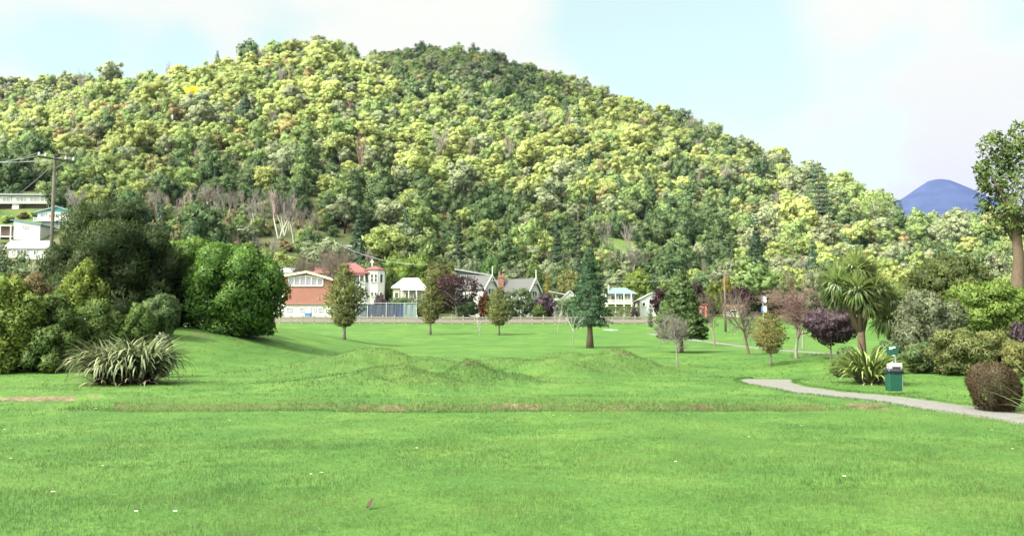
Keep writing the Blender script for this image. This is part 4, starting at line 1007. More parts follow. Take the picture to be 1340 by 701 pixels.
def villa():
    t, k, f = house_root('villa', 'white two-storey villa with a red hipped roof, bay turret and cross finial', 470, 398, 124)
    f = f / k + 4
    PB(k).box(-62, 10, 0, 70, -f, 41).build('wall', BOARDS, t)
    hip_roof(k, -62, 12, -2, 70, 41, 57, 26, 3).build('roof', REDROOF, t)
    # octagonal bay
    cx, cy, R = 19.5, 8, 13.2
    oc = [(cx + R * math.cos(math.pi / 8 + i * math.pi / 4), cy + R * math.sin(math.pi / 8 + i * math.pi / 4)) for i in range(8)]
    PB(k).prism_z(oc, -f, 44.5).build('bay_wall', BOARDS, t)
    b = PB(k); oo = [(cx + (x - cx) * 1.12, cy + (y - cy) * 1.12) for x, y in oc]
    b.add([(x, y, 44.5) for x, y in oo] + [(x, y, 45.8) for x, y in oo] + [(cx, cy, 51.5)], [tuple(range(7, -1, -1))] + [(i, (i + 1) % 8, (i + 1) % 8 + 8, i + 8) for i in range(8)] + [(i + 8, (i + 1) % 8 + 8, 16) for i in range(8)]); rf = b.build('bay_roof', REDROOF, t)
    q = PB(k); q.box(cx - 4, cx + 4 , cy, cy + 30, 44, 44.2); 
    c = PB(k); c.box(cx - 5 , cx - 3.9, cy - .5, cy + .6, 50, 60); c.box(cx - 6.7, cx - 2.2, cy - .4, cy + .5, 55.5, 57.2); c.build('finial', WHITE, t)
    fy = cy - R * math.cos(math.pi / 8)
    window(t, k, cx - 4.4, cx + 4.4 - 4.6, 28, 40, fy, WHITE, GLASS, 1, 2, .7); window(t, k, cx + .6, cx + 4.8, 28, 40, fy, WHITE, GLASS, 1, 2, .7)
    window(t, k, cx - 3.9, cx + .1, 10, 16, fy, WHITE, GLASS, 1, 1, .7); window(t, k, cx + .8, cx + 4.6, 10, 16, fy, WHITE, GLASS, 1, 1, .7)
    for s, x in ((-1, -9.4), (1, 9.4)):            # windows on the slanting sides
        for z0, z1 in ((28, 40), (10, 16)):
            f_ = PB(k); p_ = PB(k); f_.box(-2.4, 2.4, -.9, .3, z0, z1); p_.box(-1.7, 1.7, -1.1, .0, z0 + .7, z1 - .7)
            for m in (f_, p_): m.V = [(cx + s * R * .924 * .7071 + a * .7071 + b_ * -s * .7071 * 1.0, cy - R * .924 * .7071 + s * a * .7071 + b_ * .7071, c_) for a, b_, c_ in m.V]
            fo = f_.build('window', WHITE, t); p_.build('pane', GLASS, fo)
    # porch with columns and a rail on the upper floor
    PB(k).slab([(-16, -9, 38), (8.5, -9, 38), (8.5, 1, 41.5), (-16, 1, 41.5)], 1.0).build('porch_roof', REDROOF, t)
    p = PB(k); p.box(-16, 8.4, -9, .2, 21, 22.6)
    for x in (-15, -7, 1, 7.2): p.box(x, x + 1.1, -8.6, -7.5, -f, 37.6)
    p.build('porch_frame', WHITE, t)
    r = PB(k); r.box(-15, 8, -8.4, -7.8, 28.2, 29)
    for x in np.arange(-13.5, 7.5, 1.7): r.box(x, x + .5, -8.3, -7.9, 22.6, 28.2)
    r.build('railing', WHITE, t)
    window(t, k, -12, -5, 24, 35, 0, WHITE, GLASS, 1, 2, .8); window(t, k, -3, 4, 24, 35, 0, WHITE, GLASS, 1, 2, .8); window(t, k, -30, -23, 24, 35, 0, WHITE, GLASS, 1, 2, .8); window(t, k, -12, -4, 6, 16, 0, WHITE, GLASS, 2, 1, .8)
    # the lower red wing running on behind the brick hall
    t2, k2, f2 = house_root('villa_wing', 'long low building with a faded red roof behind the brick hall and bare trees', 418, 385, 128, 'building')
    PB(k2).box(-24, 22, 0, 50, -f2 / k2 - 4, 27).build('wall', WHITE, t2); hip_roof(k2, -24, 22, 0, 50, 27, 37, 22).build('roof', REDROOF, t2)
    window(t2, k2, -18, -8, 14, 22, 0); window(t2, k2, 2, 12, 14, 22, 0)
villa()

def grey_house():
    t, k, f = house_root('house', 'pale house with a light grey roof peeping out behind the brick hall', 369, 372, 128)
    PB(k).box(-16, 12, 0, 40, -f / k - 4, 16).build('wall', WHITE, t); ridge_x_roof(k, -16, 12, 0, 40, 16, 23).build('roof', PALEROOF, t); window(t, k, -8, -1, 5, 13, 0)
    t, k, f = house_root('house', 'long grey-roofed house with dark windows behind the purple-leaved tree', 619, 374, 133)
    PB(k).box(-20, 20, 0, 45, -f / k - 4, 14).build('wall', plain('grey board', (.12, .14, .16), .7, .2), t)
    b = PB(k); b.slab([(-24, -6, 22.5), (24, -6, 14.5), (24, 50, 14.5), (-24, 50, 22.5)], 1.6); b.build('roof', PALEROOF, t)
    for x in (-17, -9, -1, 8): window(t, k, x, x + 7, 6, 14.2 , 0, WHITE, GLASS, 1, 1, .7)
    PB(k).prism([(-20, 14), (20, 14), (20, 14.4), (-20, 21.5)], .2, 44).build('upper_wall', plain('grey board dark', (.12, .13, .15), .7, .2), t)
grey_house()

def white_roof_house():
    t, k, f = house_root('house', 'white-roofed house with a verandah, between the villa and the purple-leaved tree', 533, 398, 122)
    f = f / k + 4
    PB(k).box(-19, 25, 0, 45, -f, 21).build('wall', CREAMB, t)
    hip_roof(k, -19, 22, 0, 45, 22, 36, 20, 2.5).build('roof', WHITEROOF, t)
    PB(k).slab([(-8, -9, 18.5), (25, -9, 18.5), (25, .5, 23), (-8, .5, 23)], 1.0).build('verandah_roof', WHITEROOF, t)
    p = PB(k)
    for x in (-7, 2, 12, 23): p.box(x, x + 1.2, -8.3, -7.1, -f, 18)
    p.build('verandah_posts', WHITE, t)
    window(t, k, -3, 4, 6, 16, 0, WHITE, GLASS, 1, 1, .8); window(t, k, 8, 19, 6, 16, 0, WHITE, GLASS, 2, 1, .8); window(t, k, -17, -11, 8, 16, 0, WHITE, GLASS, 1, 1, .8)
white_roof_house()

def gabled(label, px, py, Y, w, ln, hw, hr, rot, fz, off=0):
    t, k, f = house_root('gabled_villa', label, px, py, Y, 'house', rotz=rad(rot)); f = f / k + 6
    wl_ = PB(k); wl_.prism([(-w / 2, -f), (w / 2, -f), (w / 2, hw), (0, hr - 1.2), (-w / 2, hw)], 0, ln); wl_.build('wall', BOARDS, t)
    rf = gable_roof(k, -w / 2, w / 2, 0, ln, hw, hr, 2.5, 1.1).build('roof', GREYROOF, t)
    s = (hr - hw) / (w / 2); b = PB(k)      # bargeboards with a collar tie
    for sg in (-1, 1):
        q = [(sg * (w / 2 + 2.6), hw - s * 2.6 - 1.4), (sg * (w / 2 + 2.6), hw - s * 2.6 + .9), (0, hr + .9), (0, hr - 1.4)]; b.prism(q if sg < 0 else q[::-1], -3.6, -2.6)
    b.box(-w * .22, w * .22, -3.4, -2.8, hw + (hr - hw) * .5, hw + (hr - hw) * .5 + .9); b.box(-.5, .5, -3.5, -2.7, hw + (hr - hw) * .5, hr)
    b.build('bargeboard', WHITE, t); fin(k, 0, -3.1, hr - 1, fz, .9).build('finial', WHITE, t)
    window(t, k, -w * .24, w * .24, hw - 9, hw - 1, 0, WHITE, GLASS, 2, 1, .8)
    return t, k
tg, kg = gabled('grey-roofed white gabled villa left of the red brick chimney', 642, 398, 119, 26, 38, 22, 38.5, 50, 50)
gabled('grey-roofed white gabled villa right of the red brick chimney', 699, 398, 119.5, 25, 62, 19, 34.5, 55, 45)
c = PB(kg); c.box(-3.6, 3.6, -3.6, 3.6, 10, 40); c.box(-4.2, 4.2, -4.2, 4.2, 36, 38); ch = link('chimney', c.mesh('chimney', CHIMB), tg)
ch.matrix_world = Matrix.Identity(4)
_w = at(655.5, 398, 121.5); _inv = Matrix.Rotation(-rad(50), 4, 'Z'); _l = _inv @ Vector((_w[0] - tg.location.x, _w[1] - tg.location.y, 0)); ch.location = _l; ch.rotation_euler = (0, 0, -rad(50))
c = PB(kg); c.tube([(0, 0, 40), (0, 0, 43.5), (0, 0, 44.2), (0, 0, 48)], [1.5, 1.3, 1.7, 1.2], 10); link('chimney_pot', c.mesh('chimney_pot', DARK), ch)

def teal_house():
    t, k, f = house_root('house', 'cream two-storey house with a turquoise roof and a white balcony', 812, 406, 119); f = f / k + 4
    PB(k).box(-16, 17, 0, 34, -f, 22).build('wall', CREAMB, t)
    hip_roof(k, -17, 19, -3, 34, 22, 30.5, 16, 3).build('roof', TEALROOF, t)
    fin(k, -16 + 1, 4, 24, 34, 1.2).build('chimney', WHITE, t)
    d = PB(k); d.box(-21, 14, -9, -.1, 8, 9.2)
    for x in (-20.5, -8, 3, 12.5): d.box(x, x + 1.2, -8.6, -7.5, -f, 21.6)
    d.build('balcony', WHITE, t)
    r = PB(k); r.box(-20, 13, -8.5, -8, 13, 13.8)
    for x in np.arange(-19, 13, 1.6): r.box(x, x + .5, -8.4, -8.1, 9.2, 13)
    r.build('railing', WHITE, t)
    window(t, k, -13, -6, 10.5, 20, 0, WHITE, GLASS, 1, 1, .8); window(t, k, -3, 5, 10.5, 20, 0, WHITE, GLASS, 2, 1, .8); window(t, k, 9, 14, 12, 20, 0, WHITE, GLASSB, 1, 1, .8); window(t, k, -12, -4, 0, 6, 0); window(t, k, 2, 8, 0, 6, 0)
    t, k, f = house_root('house', 'small white gabled house right of the turquoise-roofed one', 851, 405, 121); f = f / k + 4
    PB(k).prism([(-14, -f), (14, -f), (14, 15), (4, 22), (-14, 13)], 0, 40).build('wall', BOARDS, t)
    b = PB(k); b.slab([(-17, -2, 12.2), (4, -2, 23.2), (4, 42, 23.2), (-17, 42, 12.2)], 1); b.slab([(4.1, -2, 23.2), (17, -2, 14), (17, 42, 14), (4.1, 42, 23.2)], 1); b.build('roof', PALEROOF, t)
    window(t, k, -2, 9, 7, 14, 0, WHITE, GLASS, 2, 1, .8); window(t, k, -11, -6, 4, 10, 0)
    t, k, f = house_root('house', 'low white-roofed house half hidden behind the dark hedge shrubs', 738, 404, 123); f = f / k + 4
    PB(k).box(-18, 17, 0, 36, -f, 14).build('wall', WHITE, t)
    b = PB(k); b.slab([(-21, -3, 24), (1, -3, 19.5), (1, 38, 19.5), (-21, 38, 24)], 1); b.prism([(-1, 13), (17, 13), (17, 14), (8, 23), (-1, 16)], -.5, 36); b.slab([(-3, -3, 14.5), (8, -3, 24.6), (8, 38, 24.6), (-3, 38, 14.5)], .9); b.slab([(8.1, -3, 24.6), (19, -3, 13.5), (19, 38, 13.5), (8.1, 38, 24.6)], .9); b.build('roof', WHITEROOF, t)
    window(t, k, -14, -6, 4, 11, 0)
    t, k, f = house_root('shed', 'small faded red shed behind the bare trees right of the dark conifer', 920, 411, 117, 'shed'); f = f / k + 3
    PB(k).box(-6, 5, 0, 14, -f, 11).build('wall', REDP, t); b = PB(k); b.slab([(-7, -1.5, 14.5), (6, -1.5, 13.0), (6, 16, 13.0), (-7, 16, 14.5)], .8); b.build('roof', REDP, t); PB(k).box(-2, 2, -.4, .3, -f, 8).build('door', DARK, t)
    t, k, f = house_root('shed', 'low shed with a rusty brown roof behind the bare red-twigged trees', 962, 412, 118, 'shed'); f = f / k + 3
    PB(k).box(-11, 12, 0, 18, -f, 8).build('wall', CREAM, t); b = PB(k); b.slab([(-13, -2, 8.2), (14, -2, 8.2), (14, 9, 14), (-13, 9, 14)], .8); b.slab([(-13, 20, 8.2), (14, 20, 8.2), (14, 9.1, 14), (-13, 9.1, 14)], .8); b.build('roof', RUST, t); window(t, k, -6, 3, 2, 7, 0)
teal_house()

def hill_houses():
    Y = gpt(40, 273)[1]
    t, k, f = house_root('house', 'long low white house on stilts, topmost on the left hillside', 34, 273, Y)
    PB(k).box(-80, 50, 2, 40, 7.5, 17.5).build('wall', WHITE, t)
    b = PB(k); b.slab([(-84, -3, 20), (46, -3, 19), (46, 44, 21), (-84, 44, 22)], 1.7); b.build('roof', PALEROOF, t)
    PB(k).prism([(50, 7.5), (58, 6.5), (58, 9.5), (50, 17)], 2, 40).build('side_wing', CONC, t)
    d = PB(k); d.box(-82, 58, -3, 2, 6.2, 7.4); d.build('deck', CREAM, t)
    b = PB(k)
    for x in (-50, -18, 30, 48): b.box(x, x + (9 if x == -18 else 2), -1, 8, -14, 6.2)
    b.build('stilts', WHITE, t); PB(k).box(-80, 40, 9, 38, -14, 6.2).build('undercroft', plain('shaded board', (.30, .27, .24), .8, .1), t)
    for x in (-32, -14, 4, 18, 34): window(t, k, x, x + 11, 9, 16, 2, WHITE, GLASSB, 2, 1, .7)
    b = PB(k); b.tube([(51, 8, 17), (51, 8, 20.5)], .4, 6); b.tube([(51, 6.6, 20.4), (51, 7.6, 20.8)], [1.9, .5], 10); b.build('satellite_dish', WHITE, t)
    Y = gpt(62, 299)[1]
    t, k, f = house_root('house', 'white house with a turquoise gable roof beside the power pole', 68, 299, Y)
    PB(k).prism([(-20, 9.5), (22, 9.5), (22, 23), (7, 28.5), (-20, 22)], 0, 40).build('wall', WHITE, t); PB(k).box(-15, 18, 3, 38, -10, 9.5).build('lower_wall', WHITE, t)
    b = PB(k); b.slab([(-24, -4, 21.5), (7, -4, 29.5), (7, 44, 29.5), (-24, 44, 21.5)], 1.4); b.slab([(7.2, -4, 29.5), (26, -4, 23), (26, 44, 23), (7.2, 44, 29.5)], 1.4); b.build('roof', TEALROOF, t)
    PB(k).prism([(-8, 23), (20, 22.3), (20, 23.6), (7, 28), (-8, 25)], -.8, -.1).build('gable_panel', TEAL, t)
    d = PB(k); d.box(-22, 10, -7, -.1, 9, 10); d.box(-22, 10, -7, -6.5, 13.2, 13.9)
    for x in np.arange(-21.5, 10, 2.2): d.box(x, x + .6, -6.9, -6.5, 10, 13.2)
    d.build('balcony', WHITE, t)
    window(t, k, -16, -8, 14, 21, 0, WHITE, GLASSB, 1, 1, .8); window(t, k, -5, -1, 11, 19, 0, WHITE, REDP, 1, 1, .8); window(t, k, 1, 8, 13, 20, 0, WHITE, GLASS, 2, 1, .7)
    Y = gpt(34, 314)[1]
    t, k, f = house_root('house', 'plain white box house with a sloping skillion roof and a side porch', 34, 314, Y)
    PB(k).prism([(-17, -14), (18, -14), (18, 20), (-17, 25.5)], 0, 36).build('wall', WHITE, t)
    b = PB(k); b.slab([(-21, -2, 27.4), (20, -2, 20.8), (20, 38, 20.8), (-21, 38, 27.4)], 1.2); b.build('roof', BLUEP, t)
    window(t, k, -5, 2, 15, 19, 0, WHITE, GLASSB, 2, 1, .6)
    PB(k).box(-48, -17.5, 4, 30, 3, 19).build('side_wall', plain('brown board', (.16, .11, .10), .8, .1), t)
    b = PB(k); b.slab([(-50, -3, 20), (-17.4, -3, 19.2), (-17.4, 30, 19.6), (-50, 30, 20.6)], 1.3); b.box(-50, -17.4, -3, 3.9, 3.5, 5); b.box(-20, -18.6, -2.6, -1.4, -14, 18.4); b.box(-34, -32.6, -2.6, -1.4, -14, 18.4); b.build('porch', WHITE, t)
    Y = gpt(30, 338)[1]
    t, k, f = house_root('house', 'white cottage with a pale grey gabled roof, lowest on the left hillside', 30, 338, Y)
    PB(k).box(-19, 30, 0, 30, -16, 13.5).build('wall', WHITE, t)
    ridge_x_roof(k, -21, 30, 0, 30, 14.5, 25, 2.5, 1.1).build('roof', PALEROOF, t)
    g = PB(k); g.prism_x([(0, 13.5), (30, 13.5), (15, 24)], -19, -18); g.build('gable', BLUEP, t)
    b = PB(k); b.prism_x([(-3, 11.5), (-3, 13.3), (15, 26.2), (33, 13.3), (33, 11.5), (15, 24.2)], -24.6, -23.4); b.build('bargeboard', WHITE, t)
    window(t, k, -8, 6, 5, 11.5, 0, WHITE, GLASS, 3, 1, .8); window(t, k, 14, 18, 4, 11.5, 0, WHITE, GLASS, 1, 1, .8); window(t, k, -15, -11, 5, 11, 0, WHITE, GLASSP, 1, 1, .8)
    t, k, f = house_root('house', 'white gable of a small house just above the bright green tree', 247, 312, gpt(247, 312)[1])
    PB(k).prism([(-9, -14), (9, -14), (9, 8.5), (0, 12.5), (-9, 8.5)], 0, 24).build('wall', CREAMB, t); gable_roof(k, -9, 9, 0, 24, 8.5, 13, 1.5, 1.1).build('roof', WHITEROOF, t); window(t, k, -4, 4, 2, 7, 0)
    t, k, f = house_root('house', 'small white house with a flat roof and deck on the hillside above the red-roofed villa', 457, 336, gpt(457, 337)[1])
    PB(k).box(-15, 11, 2, 26, -8, 13.5).build('wall', plain('pale grey board', (.55, .56, .56), .7, .2), t)
    b = PB(k); b.slab([(-18, -3, 16.6), (25, -3, 12.0), (25, 28, 12.0), (-18, 28, 16.6)], 1.1); b.build('roof', WHITE, t)
    d = PB(k); d.box(-19, 24, -4, 1.9, 0, 1)
    for x in (-18, -6, 6, 22.5): d.box(x, x + .9, -3.6, -2.7, -10, 12.6 if x > -10 else 19)
    d.box(-19, 24, -3.6, -3.1, 4, 4.6); d.build('deck', WHITE, t)
    for x in (-12, -4, 4): window(t, k, x, x + 6, 3, 11, 2, WHITE, GLASSB, 1, 1, .6)
hill_houses()

# ------------------------------------------------------------------ fences, poles, wires
def rail_fence():
    a, b = at(366, 424, 105.2), at(846, 424, 105.2); n = 33
    t = thing('rail_fence', 'weathered post and rail fence along the far edge of the lawn', 'fence', ((a[0] + b[0]) / 2, 105.2, gz((a[0] + b[0]) / 2, 105.2)))
    o = Vector(t.location); xs = np.linspace(a[0], b[0], n); zs = [gz(x, 105.2) for x in xs]
    me = None
    for x, z in zip(xs, zs):
        if me is None: m = MB(); m.box(-.07, .07, -.07, .07, -.3, .98); m.add([(-.085, -.085, .98), (.085, -.085, .98), (.085, .085, .98), (-.085, .085, .98), (0, 0, 1.06)], [(0, 1, 4), (1, 2, 4), (2, 3, 4), (3, 0, 4), (3, 2, 1, 0)]); me = m.mesh('post', TIMBER)
        link('post', me, t, Vector((x, 105.2, z)) - o)
    for h in (.36, .78):
        m = MB()
        for i in range(n - 1):
            m.add([(xs[i] - o.x + s * 0 + (xs[i + 1] - xs[i]) * e, dy - .10, zs[i + e] - o.z + h + dz) for e in (0, 1) for dy in (-.02, .02) for dz in (-.055, .055)], [(0, 1, 3, 2), (4, 6, 7, 5), (0, 4, 5, 1), (2, 3, 7, 6), (1, 5, 7, 3), (0, 2, 6, 4)]) if False else m.add([(xs[i + e] - o.x, dy - .10, zs[i + e] - o.z + h + dz) for e in (0, 1) for dy in (-.02, .02) for dz in (-.055, .055)], [(0, 1, 3, 2), (4, 6, 7, 5), (0, 4, 5, 1), (2, 3, 7, 6), (1, 5, 7, 3), (0, 2, 6, 4)])
        m.build('rail', TIMBER, t)
rail_fence()
def court_fence():
    a, b = at(466, 416, 112.6), at(545, 416, 112.6); t = thing('court_fence', 'blue-grey mesh windbreak fence with steel posts in front of the villa', 'fence', ((a[0] + b[0]) / 2, 112.6, gz((a[0] + b[0]) / 2, 112.6)))
    o = Vector(t.location); k = 112.6 / FPX; base = (at(500, 416, 112.6)[2] - o.z)
    segs = [(466, 481, (.10, .12, .13)), (481, 505.5, (.06, .07, .09)), (505.5, 519, (.065, .075, .10)), (519, 529, (.055, .075, .115)), (529, 545, (.14, .18, .18))]
    for i, (x0, x1, c) in enumerate(segs):
        X0, X1 = at(x0, 416, 112.6)[0] - o.x, at(x1, 416, 112.6)[0] - o.x; m = MB(); n = 8
        V = []; F = []
        for j in range(n + 1):
            for z in (base - .3, base + 18.2 * k):
                for d in (-.012, .012): V.append((X0 + .04 + (X1 - X0 - .08) * j / n, .05 * math.sin(j * 1.7 + i) * (z > base) + d, z))
        for j in range(n):
            q = j * 4; F += [(q, q + 4, q + 6, q + 2), (q + 1, q + 3, q + 7, q + 5), (q + 2, q + 6, q + 7, q + 3)]
        m.add(V, F); m.build('mesh_panel', plain('windbreak mesh', c, .9, .05, noise=.12, scale=1.5), t)
    for x in (466, 481, 505.5, 529, 545):
        X0 = at(x, 416, 112.6)[0] - o.x; m = MB(); m.tube([(X0, -.08, base - .4), (X0, -.08, base + 20.5 * k)], .045, 8); m.build('post', METAL, t)
    m = MB(); m.tube([(at(466, 416, 112.6)[0] - o.x, -.08, base + 19.6 * k), (at(545, 416, 112.6)[0] - o.x, -.08, base + 19.6 * k)], .03, 6); m.build('top_rail', METAL, t)
court_fence()

def wire(name, label, pts, sag, r=.014, grp=None):
    a, b = np.array(pts[0], float), np.array(pts[1], float); P_ = []
    for i in range(25): f = i / 24; p = a + (b - a) * f; P_.append((p[0], p[1], p[2] - sag * 4 * f * (1 - f)))
    m = MB(); m.tube(P_, r, 5); o = m.build(name, WIRE); tag(o, label, 'wire', grp); return o
def power_pole():
    Y = 60.0; top = at(72, 203, Y); g = gz(top[0], Y); k = Y / FPX
    t = thing('power_pole', 'wooden power pole with double crossarms rising behind the big dark tree', 'power pole', (top[0], Y, g)); H = top[2] - g
    m = MB(); m.tube([(0, 0, -.5), (0, 0, H * .5), (0, 0, H)], [.15, .125, .10], 10); m.build('pole', TIMBERD, t, smooth=True)
    d = Vector((1.0, .95, .32)).normalized(); z0 = H - 5 * k
    d = Vector((.86, 1.05, 0)).normalized(); 
    ends = []
    for off in (-.13, .13):
        s = Vector((d.y, -d.x, 0)) * off; m = MB(); c0 = Vector((0, 0, z0 - .02)) + s - d * 1.15 + Vector((0, 0, -.0)); c1 = Vector((0, 0, z0 - .02)) + s + d * 1.35
        m.tube([c0, c1], .062, 4); m.build('crossarm', TIMBERD, t); ends.append((c0, c1))
    m = MB(); m.tube([Vector((0, 0, z0 - .7)), Vector((0, 0, z0 - .05)) + d * .75], .022, 5); m.build('brace', METAL, t)
    m = MB(); m.box(-.02, .26, -.12, .12, z0 + .14, z0 + .34); m.tube([(0, 0, z0 + .2), (.45, .1, z0 + .30)], .03, 6); m.build('switch', DARK, t)
    ins = []
    for f in (-1.05, -.62, .72, 1.25):
        p = d * f + Vector((0, 0, z0 + .05)); m = MB(); m.tube([p, p + Vector((0, 0, .06)), p + Vector((0, 0, .12)), p + Vector((0, 0, .2)), p + Vector((0, 0, .24))], [.03, .085, .05, .085, .03], 8); m.build('insulator', CERAMIC, t); ins.append(Vector(t.location) + p + Vector((0, 0, .2)))
    nm = ('lowest, outermost', 'second', 'third', 'highest, farthest')
    for q, (i, yl) in enumerate(zip(ins, (213, 209.5, 207, 205))):
        e = at(-60, yl + 1, Y + 12 + q * 1.5); wire('power_line', f'overhead wire running left from the crossarm of the power pole beside the dark tree', (i, e), .35, .016, 'wires of the power pole')
    wire('guy_wire', 'slanting stay wire from the power pole top down to the long white house', (Vector(t.location) + Vector((0, 0, z0 - .3)), at(24, 254, 118)), .1, .03)
    # slim poles farther off
    t = thing('utility_pole', 'slim pale utility pole with one crossarm above the bright green tree', 'power pole', gpt(315, 316)); k = t.location.y / FPX
    m = MB(); m.tube([(0, 0, -.5), (0, 0, 18 * k)], [.16, .12], 8); m.build('pole', BARK['grey'], t); m = MB(); m.box(-4.5 * k, 4.5 * k, -.08, .08, 15.5 * k, 16.7 * k); m.build('crossarm', WHITE, t)
    p = gpt(949.5, 434); t = thing('utility_pole', 'brown wooden pole standing among the bare trees right of the dark conifer', 'power pole', p); k = p[1] / FPX
    zt = at(950, 354, p[1])[2] - p[2]; m = MB(); m.tube([(0, 0, -.5), (0, 0, zt)], [.13, .09], 10); m.build('pole', TIMBERD, t, smooth=True); m = MB(); m.box(-.5, .5, -.06, .06, zt - .5, zt - .38); m.build('crossarm', TIMBERD, t)
    wire('power_line', 'thin overhead wire reaching from the brown wooden pole towards the white houses', (Vector(t.location) + Vector((-.4, 0, zt - .35)), at(780, 366, 122)), .5, .022)
    wire('power_line', 'thin overhead wire running over the hillside above the red-roofed villa', (at(437, 316, 139), at(560, 346, 128)), 1.0, .03)
power_pole()
def sign_post():
    p = gpt(999.5, 447); t = thing('sign_post', 'thin steel post with two small white sign plates among the bare trees', 'sign', p); k = p[1] / FPX
    m = MB(); m.tube([(0, 0, -.3), (0, 0, 60 * k)], .03, 8); m.build('post', METAL, t)
    for z in (55.0, 42.5):
        for nm, mat, y0, y1, x0, x1 in (('sign_plate', WHITE, -.075, -.035, .3, 4.6), ('sign_back', BLUEP, -.034, -.005, -2.2, 4.3)):
            m = PB(k); r = 1.6; zz0, zz1 = z - 4.2, z + 4.2; pts = []
            for cx_, cz_, a0 in ((x1 - r, zz0 + r, -90), (x1 - r, zz1 - r, 0), (x0 + r, zz1 - r, 90), (x0 + r, zz0 + r, 180)):
                for j in range(4): a = rad(a0 + j * 30); pts.append((cx_ + r * math.cos(a), cz_ + r * math.sin(a)))
            m.prism(pts, y0 / k, y1 / k); m.build(nm, mat, t)
    p = gpt(1050.5, 456); t2 = MB(); k = p[1] / FPX; t2.tube([(0, 0, -.3), (.02, 0, 12 * k), (0, 0, 23 * k)], [.075, .07, .06], 8); t2.tube([(0, 0, 23 * k), (0, 0, 23.6 * k)], [.06, .02], 8)
    o = t2.build('post', plain('grey white post', (.19, .18, .165), .8, .2, noise=.12, scale=6), None, p, smooth=False); tag(o, 'short pale post standing in the grass behind the bare red-topped tree', 'post')
    p = gpt(799, 432); k = p[1] / FPX; m = PB(k); m.prism_z([(-9, 14), (-3, 16), (9, -8), (2, -10)], -.5, 1.2)
    o = m.build('concrete_slab', plain('pale slab', (.30, .34, .36), .8, .2, noise=.06, scale=2), None, p, bevel=.01); tag(o, 'flat pale slab lying in the grass right of the tall field pine', 'slab')
    p = gpt(225, 172); k = p[1] / FPX; t = thing('marker_post', 'white cross-shaped marker post high on the left hillside', 'marker', p)
    m = PB(k); m.box(-1.1, 1.1, -1, 1, -4, 22); m.build('post', WHITE, t); m = PB(k); m.box(-4.5, 4.5, -1.6, -1.0, 12.2, 14.4); m.build('arm', WHITE, t)
    m = PB(k); m.box(-7, -1, -1, 4, 6.2, 7.4); m.box(-7, -1, -1, 4, 2.6, 3.8); m.build('rail', TIMBERD, t)
sign_post()

